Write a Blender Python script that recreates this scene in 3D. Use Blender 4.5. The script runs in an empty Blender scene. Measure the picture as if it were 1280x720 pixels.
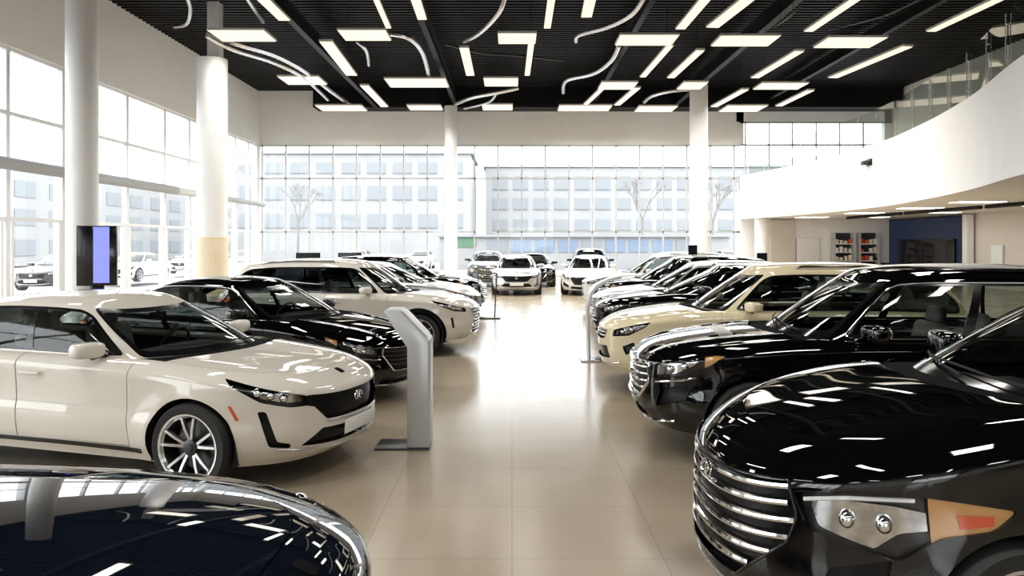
import bpy, bmesh, math, random
import numpy as np
from mathutils import Vector, Matrix, geometry

PI = math.pi
random.seed(7)
SC = bpy.context.scene
COL = SC.collection

# ------------------------------------------------------------------ camera
CAM_H, FPX, HOR = 1.86, 950.0, 306.0
cam_d = bpy.data.cameras.new('camera')
cam_d.sensor_width = 36.0
cam_d.lens = FPX / 1280.0 * 36.0
cam_d.shift_y = -(360.0 - HOR) / 1280.0
cam_d.clip_start, cam_d.clip_end = 0.05, 400
cam = bpy.data.objects.new('camera', cam_d)
cam.location = (0, 0, CAM_H)
cam.rotation_euler = (PI / 2, 0, 0)
COL.objects.link(cam)
SC.camera = cam

# ------------------------------------------------------------------ world / exposure
WORLD = 3.2
LAMP = 13.0      # radiance of the tubes' downward light
SC.view_settings.view_transform = 'Standard'
SC.view_settings.look = 'None'
SC.view_settings.exposure = 1.0
SC.view_settings.gamma = 1.0
SC.view_settings.use_curve_mapping = False
w = bpy.data.worlds.new('overcast_sky'); SC.world = w; w.use_nodes = True
nt = w.node_tree; nt.nodes.clear()
o_ = nt.nodes.new('ShaderNodeOutputWorld'); b_ = nt.nodes.new('ShaderNodeBackground')
b_.inputs[0].default_value = (0.97, 0.985, 1.0, 1); b_.inputs[1].default_value = WORLD
nt.links.new(b_.outputs[0], o_.inputs[0])
SC.cycles.use_denoising = True
SC.cycles.max_bounces = 9
SC.cycles.diffuse_bounces = 5
SC.cycles.glossy_bounces = 5
SC.cycles.transparent_max_bounces = 14
SC.cycles.caustics_reflective = False
SC.cycles.caustics_refractive = False
SC.cycles.sample_clamp_indirect = 8.0

# ------------------------------------------------------------------ materials
def mat(name, color, rough=0.5, metal=0.0, coat=0.0, coat_rough=0.03, spec=0.5, emit=None, es=0.0):
    m = bpy.data.materials.new(name); m.use_nodes = True
    p = m.node_tree.nodes['Principled BSDF']
    p.inputs['Base Color'].default_value = (*color, 1)
    p.inputs['Roughness'].default_value = rough
    p.inputs['Metallic'].default_value = metal
    p.inputs['Coat Weight'].default_value = coat
    p.inputs['Coat Roughness'].default_value = coat_rough
    p.inputs['Specular IOR Level'].default_value = spec
    if emit:
        p.inputs['Emission Color'].default_value = (*emit, 1)
        p.inputs['Emission Strength'].default_value = es
    return m

def noise_var(m, scale, c1, c2, bump=0.0, detail=4, bscale=None):
    nt = m.node_tree; p = nt.nodes['Principled BSDF']
    tc = nt.nodes.new('ShaderNodeTexCoord')
    n = nt.nodes.new('ShaderNodeTexNoise'); n.inputs['Scale'].default_value = scale; n.inputs['Detail'].default_value = detail
    nt.links.new(tc.outputs['Object'], n.inputs['Vector'])
    r = nt.nodes.new('ShaderNodeValToRGB')
    r.color_ramp.elements[0].position = .3; r.color_ramp.elements[1].position = .7
    r.color_ramp.elements[0].color = (*c1, 1); r.color_ramp.elements[1].color = (*c2, 1)
    nt.links.new(n.outputs['Fac'], r.inputs[0]); nt.links.new(r.outputs[0], p.inputs['Base Color'])
    if bump:
        b = nt.nodes.new('ShaderNodeBump'); b.inputs['Strength'].default_value = bump
        n2 = nt.nodes.new('ShaderNodeTexNoise'); n2.inputs['Scale'].default_value = bscale or scale * 4
        nt.links.new(tc.outputs['Object'], n2.inputs['Vector'])
        nt.links.new(n2.outputs['Fac'], b.inputs['Height']); nt.links.new(b.outputs[0], p.inputs['Normal'])
    return m

def glass(name, tint, ior=1.45, rough=0.0):
    m = bpy.data.materials.new(name); m.use_nodes = True
    nt = m.node_tree; nt.nodes.clear()
    o = nt.nodes.new('ShaderNodeOutputMaterial'); mx = nt.nodes.new('ShaderNodeMixShader')
    f = nt.nodes.new('ShaderNodeFresnel'); f.inputs[0].default_value = ior
    t = nt.nodes.new('ShaderNodeBsdfTransparent'); t.inputs[0].default_value = (*tint, 1)
    g = nt.nodes.new('ShaderNodeBsdfGlossy'); g.inputs['Roughness'].default_value = rough
    # a single sheet stands for a pane: the same reflectance from both of its sides
    geo = nt.nodes.new('ShaderNodeNewGeometry'); mr = nt.nodes.new('ShaderNodeMapRange')
    mr.inputs[3].default_value = ior; mr.inputs[4].default_value = 1.0 / ior
    nt.links.new(geo.outputs['Backfacing'], mr.inputs[0]); nt.links.new(mr.outputs[0], f.inputs[0])
    nt.links.new(f.outputs[0], mx.inputs[0]); nt.links.new(t.outputs[0], mx.inputs[1]); nt.links.new(g.outputs[0], mx.inputs[2])
    nt.links.new(mx.outputs[0], o.inputs[0])
    return m

def paint(name, c, metal=0.0, rough=0.35, ior=1.55):
    m = mat(name, c, rough=rough, metal=metal, coat=1.0, coat_rough=0.015, spec=0.0 if metal == 0 else .5)
    m.node_tree.nodes['Principled BSDF'].inputs['Coat IOR'].default_value = ior
    return m

M = {}
M['paint_white'] = paint('warm_white_paint', (.68, .64, .575))
M['paint_pearl'] = paint('pearl_white_paint', (.75, .74, .72))
M['paint_ivory'] = paint('ivory_paint', (.72, .62, .42))
M['paint_black'] = paint('black_paint', (.0018, .0018, .0022), ior=1.60)
M['paint_navy'] = paint('midnight_navy_paint', (.003, .005, .010), ior=1.80)
M['paint_silver'] = paint('silver_paint', (.55, .56, .57), metal=.7, rough=.3)
M['paint_grey'] = paint('dark_grey_paint', (.035, .036, .038), metal=.4, rough=.35)
M['gloss_black'] = mat('gloss_black_trim', (.006, .006, .007), rough=.12)
M['dark_plastic'] = mat('dark_plastic', (.006, .006, .007), rough=.85, spec=.04)
M['matte_black'] = mat('matte_black', (.008, .008, .008), rough=.85)
M['chrome'] = mat('chrome', (.86, .87, .88), rough=.07, metal=1)
M['satin'] = mat('satin_metal', (.62, .63, .64), rough=.25, metal=1)
M['alloy'] = mat('alloy_wheel', (.72, .72, .73), rough=.22, metal=.9)
M['darkalloy'] = mat('dark_alloy', (.05, .05, .055), rough=.3, metal=.6)
M['tire'] = mat('tire_rubber', (.012, .012, .012), rough=.7)
M['lamp_inner'] = noise_var(mat('headlight_reflector', (.6, .6, .62), rough=.10, metal=1), 14, (.55, .56, .58), (.95, .95, .97), bump=.35, bscale=70)
M['lamp_dark'] = mat('headlight_bezel', (.02, .02, .022), rough=.18)
M['amber'] = mat('amber_reflector', (.66, .34, .12), rough=.12, coat=.6)
M['red'] = mat('red_reflector', (.70, .09, .03), rough=.2, coat=.6)
M['lens'] = glass('clear_lens', (.94, .95, .96))
M['car_glass'] = glass('tinted_car_glass', (.58, .63, .61), ior=1.5)
M['dark_glass'] = glass('privacy_glass', (.10, .11, .12), ior=1.5)
M['mirror'] = mat('mirror_glass', (.8, .82, .85), rough=.02, metal=1)
M['interior'] = mat('charcoal_interior', (.03, .029, .028), rough=.7)
M['leather'] = mat('grey_leather', (.16, .145, .13), rough=.5)
M['plate'] = mat('white_plate', (.80, .80, .80), rough=.4)
M['steel'] = mat('brake_steel', (.10, .10, .105), rough=.35, metal=1)

# grille mesh (dark, fine procedural honeycomb in object space)
m = mat('grille_mesh', (.004, .004, .005), rough=.3, spec=.25)
nt = m.node_tree; tc = nt.nodes.new('ShaderNodeTexCoord'); vo = nt.nodes.new('ShaderNodeTexVoronoi'); vo.inputs['Scale'].default_value = 38
nt.links.new(tc.outputs['Object'], vo.inputs['Vector'])
bp = nt.nodes.new('ShaderNodeBump'); bp.inputs['Strength'].default_value = .9
nt.links.new(vo.outputs['Distance'], bp.inputs['Height']); nt.links.new(bp.outputs[0], nt.nodes['Principled BSDF'].inputs['Normal'])
M['grille'] = m

M['wall'] = noise_var(mat('white_wall', (.86, .86, .86), rough=.75), 1.2, (.85, .85, .85), (.88, .88, .88))
M['wall_warm'] = noise_var(mat('beige_wall', (.70, .65, .58), rough=.7), 1.0, (.66, .61, .54), (.72, .67, .60))
M['column'] = noise_var(mat('white_column', (.82, .82, .82), rough=.45), 2.0, (.80, .80, .80), (.84, .84, .84))
M['wood_clad'] = noise_var(mat('pale_birch', (.78, .68, .50), rough=.5), 3.0, (.74, .63, .45), (.80, .70, .53))
M['frame'] = mat('window_frame_white', (.80, .81, .82), rough=.4)
M['frame_grey'] = mat('window_frame_grey', (.48, .49, .50), rough=.4)
M['window_glass'] = glass('window_glass', (.90, .93, .94))
M['rail_glass'] = glass('balustrade_glass', (.66, .74, .70), ior=2.1)
M['deck'] = mat('black_ceiling_deck', (.0045, .0045, .005), rough=.5, spec=.12)
M['beam'] = mat('black_beam', (.007, .007, .008), rough=.5, spec=.15)
M['flex'] = mat('silver_flexible_duct', (.75, .75, .76), rough=.3, metal=.9)
M['light_case'] = mat('light_housing', (.55, .54, .50), rough=.4)
M['lamp_emit'] = mat('warm_diffuser', (.5, .46, .38), rough=.6, emit=(1.0, .90, .68), es=.46)
M['lamp_emit2'] = mat('under_balcony_diffuser', (.9, .88, .8), rough=.5, emit=(1.0, .94, .84), es=3.0)
M['blind'] = mat('grey_roller_blind', (.36, .37, .38), rough=.7)
M['blind_lt'] = mat('pale_roller_blind', (.62, .63, .64), rough=.7)
M['asphalt'] = noise_var(mat('pale_asphalt', (.3, .3, .3), rough=.9), .15, (.24, .24, .245), (.31, .31, .31))
M['screen_off'] = mat('black_screen', (.008, .009, .012), rough=.12)

# floor: large beige porcelain tiles
def floor_mat():
    m = bpy.data.materials.new('beige_porcelain_tiles'); m.use_nodes = True
    nt = m.node_tree; p = nt.nodes['Principled BSDF']; L = nt.links.new
    tc = nt.nodes.new('ShaderNodeTexCoord')
    br = nt.nodes.new('ShaderNodeTexBrick')
    br.offset = 0.0; br.squash = 1.0
    br.inputs['Scale'].default_value = 1.0
    br.inputs['Brick Width'].default_value = .9; br.inputs['Row Height'].default_value = .9
    br.inputs['Mortar Size'].default_value = .0035; br.inputs['Mortar Smooth'].default_value = .2
    br.inputs['Color1'].default_value = (.385, .315, .225, 1); br.inputs['Color2'].default_value = (.41, .337, .243, 1)
    br.inputs['Mortar'].default_value = (.28, .23, .17, 1)
    L(tc.outputs['Object'], br.inputs['Vector'])
    n = nt.nodes.new('ShaderNodeTexNoise'); n.inputs['Scale'].default_value = 1.3; n.inputs['Detail'].default_value = 6
    L(tc.outputs['Object'], n.inputs['Vector'])
    mx = nt.nodes.new('ShaderNodeMix'); mx.data_type = 'RGBA'; mx.blend_type = 'MULTIPLY'; mx.inputs[0].default_value = .25
    L(br.outputs['Color'], mx.inputs[6]); L(n.outputs['Fac'], mx.inputs[7])
    g = nt.nodes.new('ShaderNodeGamma'); g.inputs[1].default_value = .93
    L(mx.outputs[2], g.inputs[0]); L(g.outputs[0], p.inputs['Base Color'])
    r = nt.nodes.new('ShaderNodeMapRange'); r.inputs[3].default_value = .17; r.inputs[4].default_value = .24
    L(n.outputs['Fac'], r.inputs[0]); L(r.outputs[0], p.inputs['Roughness'])
    p.inputs['Specular IOR Level'].default_value = .36
    return m
M['floor'] = floor_mat()

# ------------------------------------------------------------------ object helpers
def tag(o, label=None, cat=None, group=None, kind=None):
    if label: o['label'] = label
    if cat: o['category'] = cat
    if group: o['group'] = group
    if kind: o['kind'] = kind
    return o

def empty(name, loc=(0, 0, 0), rz=0.0, label=None, cat=None, group=None):
    o = bpy.data.objects.new(name, None); COL.objects.link(o)
    o.location = loc; o.rotation_euler = (0, 0, rz); o.empty_display_size = .1
    return tag(o, label, cat, group)

def copy_tree(o, parent=None):
    c = o.copy(); COL.objects.link(c)
    c.parent = parent
    for ch in list(o.children):
        copy_tree(ch, c)
    return c

class MB:
    """collects raw geometry into one mesh; normals optional"""
    def __init__(s): s.v = []; s.f = []; s.n = []; s.mi = []; s.smooth = []; s.custom = False
    def add(s, v, f, n=None, mi=0, smooth=True):
        b = len(s.v)
        s.v += [tuple(map(float, p)) for p in v]
        s.f += [tuple(i + b for i in q) for q in f]
        s.mi += [mi] * len(f); s.smooth += [smooth] * len(f)
        if n is None: s.n += [(0, 0, 0)] * len(v)
        else: s.n += [tuple(map(float, p)) for p in n]; s.custom = True
        return s
    def build(s, name, mats, parent=None, loc=(0, 0, 0), sharp=35):
        me = bpy.data.meshes.new(name)
        me.from_pydata(s.v, [], s.f)
        for mm in (mats if isinstance(mats, (list, tuple)) else [mats]): me.materials.append(mm)
        me.polygons.foreach_set('material_index', s.mi)
        me.polygons.foreach_set('use_smooth', s.smooth)
        me.update()
        if s.custom:
            me.normals_split_custom_set_from_vertices(s.n)
        else:
            me.set_sharp_from_angle(angle=math.radians(sharp))
        o = bpy.data.objects.new(name, me); COL.objects.link(o)
        o.location = loc
        if parent: o.parent = parent
        return o
    # --- primitives
    def box(s, c, d, rz=0.0, mi=0, M4=None):
        x, y, z = d[0] / 2, d[1] / 2, d[2] / 2
        vs = [Vector((i * x, j * y, k * z)) for i in (-1, 1) for j in (-1, 1) for k in (-1, 1)]
        R = Matrix.Rotation(rz, 3, 'Z') if M4 is None else M4
        vs = [R @ p + Vector(c) for p in vs]
        return s.add(vs, [(0, 1, 3, 2), (4, 6, 7, 5), (0, 4, 5, 1), (2, 3, 7, 6), (0, 2, 6, 4), (1, 5, 7, 3)], mi=mi, smooth=False)
    def rbox(s, c, d, r=.02, seg=3, M3=None, mi=0):
        bm = bmesh.new(); bmesh.ops.create_cube(bm, size=1)
        for v in bm.verts: v.co = Vector((v.co.x * d[0], v.co.y * d[1], v.co.z * d[2]))
        bmesh.ops.bevel(bm, geom=list(bm.edges), offset=min(r, min(d) * .49), segments=seg, profile=.5, affect='EDGES')
        bm.verts.index_update()
        vs = [(M3 @ v.co if M3 else v.co) + Vector(c) for v in bm.verts]
        fs = [tuple(v.index for v in f.verts) for f in bm.faces]
        bm.free()
        return s.add(vs, fs, mi=mi)
    def tube(s, pts, r, seg=8, mi=0, caps=True):
        pts = [Vector(p) for p in pts]; n = len(pts)
        rr = r if isinstance(r, (list, tuple)) else [r] * n
        vs = []; prev = None
        for i, p in enumerate(pts):
            t = (pts[min(i + 1, n - 1)] - pts[max(i - 1, 0)]).normalized()
            if prev is None:
                a = t.orthogonal().normalized()
            else:
                a = (prev - t * prev.dot(t)).normalized()
            prev = a; b = t.cross(a)
            for k in range(seg):
                q = 2 * PI * k / seg
                vs.append(p + (a * math.cos(q) + b * math.sin(q)) * rr[i])
        fs = [(i * seg + k, i * seg + (k + 1) % seg, (i + 1) * seg + (k + 1) % seg, (i + 1) * seg + k) for i in range(n - 1) for k in range(seg)]
        if caps: fs += [tuple(range(seg))[::-1], tuple((n - 1) * seg + k for k in range(seg))]
        return s.add(vs, fs, mi=mi)
    def lathe(s, prof, c=(0, 0, 0), axis='Y', seg=48, mi=0, a0=0, a1=2 * PI):
        """prof: (radius, along)"""
        closed = abs(a1 - a0 - 2 * PI) < 1e-6
        ns = seg if closed else seg + 1
        vs = []
        for (r, h) in prof:
            for k in range(ns):
                q = a0 + (a1 - a0) * k / seg
                cx, sx = r * math.cos(q), r * math.sin(q)
                if axis == 'Y': vs.append((c[0] + cx, c[1] + h, c[2] + sx))
                elif axis == 'X': vs.append((c[0] + h, c[1] + cx, c[2] + sx))
                else: vs.append((c[0] + cx, c[1] + sx, c[2] + h))
        fs = []
        for i in range(len(prof) - 1):
            for k in range(seg):
                k2 = (k + 1) % ns if closed else k + 1
                fs.append((i * ns + k, i * ns + k2, (i + 1) * ns + k2, (i + 1) * ns + k))
        return s.add(vs, fs, mi=mi)
    def ellipsoid(s, c, d, seg=24, rings=14, mi=0, M3=None, p=1.0):
        vs = []
        for i in range(rings + 1):
            a = -PI / 2 + PI * i / rings
            for k in range(seg):
                b = 2 * PI * k / seg
                f = lambda q: math.copysign(abs(q) ** p, q)
                v = Vector((f(math.cos(a)) * f(math.cos(b)) * d[0], f(math.cos(a)) * f(math.sin(b)) * d[1], f(math.sin(a)) * d[2]))
                vs.append((M3 @ v if M3 else v) + Vector(c))
        fs = [(i * seg + k, i * seg + (k + 1) % seg, (i + 1) * seg + (k + 1) % seg, (i + 1) * seg + k) for i in range(rings) for k in range(seg)]
        return s.add(vs, fs, mi=mi)
    def prism(s, poly, z0, z1, mi=0):
        n = len(poly)
        vs = [(x, y, z0) for x, y in poly] + [(x, y, z1) for x, y in poly]
        return s.add(vs, [tuple(range(n))[::-1], tuple(range(n, 2 * n))] + [(i, (i + 1) % n, n + (i + 1) % n, n + i) for i in range(n)], mi=mi, smooth=False)

# ------------------------------------------------------------------ smooth interpolation
def pchip(pts):
    xs = np.array([p[0] for p in pts], float); ys = np.array([p[1] for p in pts], float)
    if xs[0] > xs[-1]: xs = xs[::-1]; ys = ys[::-1]
    h = np.diff(xs); d = np.diff(ys) / h
    m = np.zeros(len(xs)); m[0] = d[0]; m[-1] = d[-1]
    for i in range(1, len(xs) - 1):
        if d[i - 1] * d[i] > 0:
            w1 = 2 * h[i] + h[i - 1]; w2 = h[i] + 2 * h[i - 1]
            m[i] = (w1 + w2) / (w1 / d[i - 1] + w2 / d[i])
    def f(x):
        x = np.clip(np.asarray(x, float), xs[0], xs[-1])
        i = np.clip(np.searchsorted(xs, x) - 1, 0, len(h) - 1)
        t = (x - xs[i]) / h[i]
        return ((2 * t**3 - 3 * t**2 + 1) * ys[i] + (t**3 - 2 * t**2 + t) * h[i] * m[i]
                + (-2 * t**3 + 3 * t**2) * ys[i + 1] + (t**3 - t**2) * h[i] * m[i + 1])
    return f

def smooth_table(pts, sig=.16, n=70):
    """the table's curve, blurred and carried by a natural cubic spline, so that reflections run without kinks"""
    f = pchip(pts); x0 = min(p[0] for p in pts); x1 = max(p[0] for p in pts)
    xs = np.linspace(x0, x1, n); k = np.linspace(-2.5, 2.5, 41) * sig; wt = np.exp(-.5 * (k / sig)**2); wt /= wt.sum()
    def fe(x):   # straight continuation past the ends
        y = f(x); e = .02
        y = np.where(x < x0, f(x0) + (x - x0) * (f(x0 + e) - f(x0)) / e, y)
        return np.where(x > x1, f(x1) + (x - x1) * (f(x1) - f(x1 - e)) / e, y)
    ys = sum(w_ * fe(xs + d) for w_, d in zip(wt, k)); h = xs[1] - xs[0]
    A = np.diag(np.full(n, 4.0)) + np.diag(np.ones(n - 1), 1) + np.diag(np.ones(n - 1), -1); A[0, 1] = A[-1, -2] = 0; A[0, 0] = A[-1, -1] = 1
    r = np.zeros(n); r[1:-1] = 6 * (ys[2:] - 2 * ys[1:-1] + ys[:-2]) / h**2
    m = np.linalg.solve(A, r)
    def g(x):
        x = np.clip(np.asarray(x, float), x0, x1); i = np.clip(((x - x0) / h).astype(int), 0, n - 2); a = (xs[i + 1] - x) / h; b = (x - xs[i]) / h
        return a * ys[i] + b * ys[i + 1] + ((a**3 - a) * m[i] + (b**3 - b) * m[i + 1]) * h * h / 6
    return g

def densify(poly, h):
    out = []
    n = len(poly)
    for i in range(n):
        a = np.array(poly[i], float); b = np.array(poly[(i + 1) % n], float)
        k = max(1, int(math.ceil(np.linalg.norm(b - a) / h)))
        for j in range(k): out.append(a + (b - a) * j / k)
    return np.array(out)

def inpoly(P, poly):
    x, y = P[:, 0], P[:, 1]; r = np.zeros(len(P), bool)
    n = len(poly)
    for i in range(n):
        x0, y0 = poly[i]; x1, y1 = poly[(i + 1) % n]
        if y0 == y1: continue
        c = (y0 > y) != (y1 > y)
        r ^= c & (x < (x1 - x0) * (y - y0) / (y1 - y0) + x0)
    return r

def rounded(poly, r=.02, k=3):
    """round the corners of a 2D polygon"""
    out = []; n = len(poly)
    for i in range(n):
        p0, p, p1 = [np.array(poly[j % n], float) for j in (i - 1, i, i + 1)]
        a = p0 - p; b = p1 - p; la, lb = np.linalg.norm(a), np.linalg.norm(b)
        q = min(r, la * .45, lb * .45)
        A = p + a / la * q; B = p + b / lb * q
        for j in range(k + 1):
            t = j / k
            out.append(tuple((1 - t)**2 * A + 2 * t * (1 - t) * p + t * t * B))
    return out

def patch(mb, surf, inc, exc=(), h=.04, off=0.0, thick=0.0, mi=0, flip=False):
    """surface patch: region inside every polygon of inc and outside those of exc, in the surface's own coordinates"""
    polys = [densify(p, h) for p in list(inc) + list(exc)]
    allp = np.vstack(polys); edges = []; b = 0
    for p in polys:
        n = len(p); edges += [(b + i, b + (i + 1) % n) for i in range(n)]; b += n
    lo = polys[0].min(0); hi = polys[0].max(0)
    for p in polys[1:len(inc)]: lo = np.maximum(lo, p.min(0)); hi = np.minimum(hi, p.max(0))
    gx = np.arange(lo[0] + h / 2, hi[0], h); gy = np.arange(lo[1] + h / 2, hi[1], h)
    G = np.array([(x, y) for x in gx for y in gy]).reshape(-1, 2)
    if len(G):
        keep = np.ones(len(G), bool)
        for k, p in enumerate(polys):
            i = inpoly(G, p); keep &= i if k < len(inc) else ~i
        G = G[keep]
    if len(G):
        d = np.full(len(G), 9.0)
        for k in range(0, len(allp), 64):
            d = np.minimum(d, np.sqrt(((G[:, None, :] - allp[None, k:k + 64, :])**2).sum(2)).min(1))
        G = G[d > h * .55]
    V = np.vstack([allp, G]) if len(G) else allp
    r = geometry.delaunay_2d_cdt([Vector(p) for p in V], edges, [], 0, 1e-5)
    V = np.array([tuple(p) for p in r[0]]); T = np.array([t for t in r[2] if len(t) == 3])
    c = V[T].mean(1); keep = np.ones(len(T), bool)
    for k, p in enumerate(polys):
        i = inpoly(c, p); keep &= i if k < len(inc) else ~i
    a_ = V[T]; ar = np.abs((a_[:, 1, 0] - a_[:, 0, 0]) * (a_[:, 2, 1] - a_[:, 0, 1]) - (a_[:, 2, 0] - a_[:, 0, 0]) * (a_[:, 1, 1] - a_[:, 0, 1]))
    keep &= ar > 1e-9
    T = T[keep]
    used = np.unique(T); re = -np.ones(len(V), int); re[used] = np.arange(len(used))
    V = V[used]; T = re[T]
    P = surf(V[:, 0], V[:, 1]); e = 5e-3
    Pa = surf(V[:, 0] + e, V[:, 1]) - surf(V[:, 0] - e, V[:, 1])
    Pb = surf(V[:, 0], V[:, 1] + e) - surf(V[:, 0], V[:, 1] - e)
    N = np.cross(Pa, Pb); l = np.linalg.norm(N, axis=1); bad = l < 1e-12
    N = N / np.maximum(l, 1e-12)[:, None]
    ref = np.stack([P[:, 0] * .75, P[:, 1] * 0, np.full(len(P), .45)], 1)
    N[bad] = (0, 0, 1)
    sg = np.sign((N * (P - ref)).sum(1)); sg[sg == 0] = 1
    N *= sg[:, None]
    if flip: N = -N
    P = P + N * off
    fn = np.cross(P[T[:, 1]] - P[T[:, 0]], P[T[:, 2]] - P[T[:, 0]])
    sw = (fn * N[T].mean(1)).sum(1) < 0
    T[sw] = T[sw][:, ::-1]
    mb.add(P, [tuple(t) for t in T], N, mi=mi)
    if thick:
        cnt = {}
        for t in T:
            for i in range(3):
                e_ = (t[i], t[(i + 1) % 3]); cnt[tuple(sorted(e_))] = cnt.get(tuple(sorted(e_)), []) + [e_]
        for k, es in cnt.items():
            if len(es) == 1:
                i, j = es[0]
                q = [P[i], P[j], P[j] - N[j] * thick, P[i] - N[i] * thick]
                fnn = np.cross(q[2] - q[0], q[1] - q[0]); l = np.linalg.norm(fnn); fnn = fnn / (l or 1)
                # face order j,i so that it faces outward
                mb.add([q[1], q[0], q[3], q[2]], [(0, 1, 2, 3)], [-fnn * -1] * 4 if False else [np.cross(q[0] - q[1], q[3] - q[1]) / (np.linalg.norm(np.cross(q[0] - q[1], q[3] - q[1])) or 1)] * 4, mi=mi)
    return mb
# ------------------------------------------------------------------ the car builder
SEDAN = dict(xf=2.45, xr=-2.45, W=.93, zb=.20, af=.95, nf=2.45, ar=.75, nr=2.8,
             wf=1.53, wr=-1.35, rw=.345, ra=.385,
             ring=[(-2.45, .86), (-1.6, .93), (0, .90), (1.0, .86), (1.7, .79), (2.2, .71), (2.45, .66)],
             top=[(-2.45, 1.00), (-2.0, 1.06), (-1.0, 1.05), (1.0, 1.02), (1.35, .985), (1.9, .90), (2.25, .815), (2.45, .75)],
             crown=.055, r=[(-2.45, .12), (-1, .13), (1.0, .15), (1.9, .20), (2.45, .26)], Lr=.18,
             gb=dict(xf=1.22, af=.75, n=2.5, w=.80, xr=-2.02, ar=.62, nr=2.6),
             gr=dict(xf=.38, af=.42, n=2.8, w=.575, xr=-1.08, ar=.34, nr=2.8),
             zroof=[(-1.1, 1.36), (-.5, 1.405), (0, 1.40), (.4, 1.345)], rtop=[(-1.2, 1.41), (-.4, 1.475), (0, 1.47), (.45, 1.40)],
             rr=.16, hood_x=1.08)
SUV = dict(SEDAN, xf=2.40, xr=-2.40, W=.95, zb=.27, af=.80, nf=2.5, ar=.7, wf=1.48, wr=-1.33, rw=.37, ra=.415,
           ring=[(-2.4, 1.0), (-1.6, 1.02), (0, 1.0), (1.0, .97), (1.7, .93), (2.1, .87), (2.4, .80)],
           top=[(-2.4, 1.08), (-1.0, 1.12), (1.0, 1.12), (1.3, 1.10), (1.8, 1.04), (2.15, .97), (2.4, .90)],
           gb=dict(xf=1.12, af=.70, n=2.5, w=.84, xr=-2.30, ar=.5, nr=3.0),
           gr=dict(xf=.42, af=.40, n=2.9, w=.63, xr=-1.95, ar=.40, nr=3.2),
           zroof=[(-2.0, 1.53), (-1.0, 1.60), (0, 1.60), (.45, 1.54)], rtop=[(-2.0, 1.60), (-.8, 1.70), (0, 1.69), (.5, 1.61)],
           hood_x=1.0)

def cap_curve(g, n=240):
    """half plan outline: front centre -> side -> rear centre"""
    th = np.linspace(0, PI / 2, n)
    xcf = g['xf'] - g['af']; xcr = g['xr'] + g['ar']
    fx = xcf + g['af'] * np.cos(th)**(2 / g['n']); fy = g['w'] * np.sin(th)**(2 / g['n'])
    sx = np.linspace(xcf, xcr, n)[1:-1]; sy = np.full(n - 2, g['w'])
    rx = xcr - g['ar'] * np.sin(th)**(2 / g['nr']); ry = g['w'] * np.cos(th)**(2 / g['nr'])
    return np.concatenate([fx, sx, rx]), np.concatenate([fy, sy, ry])

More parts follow.
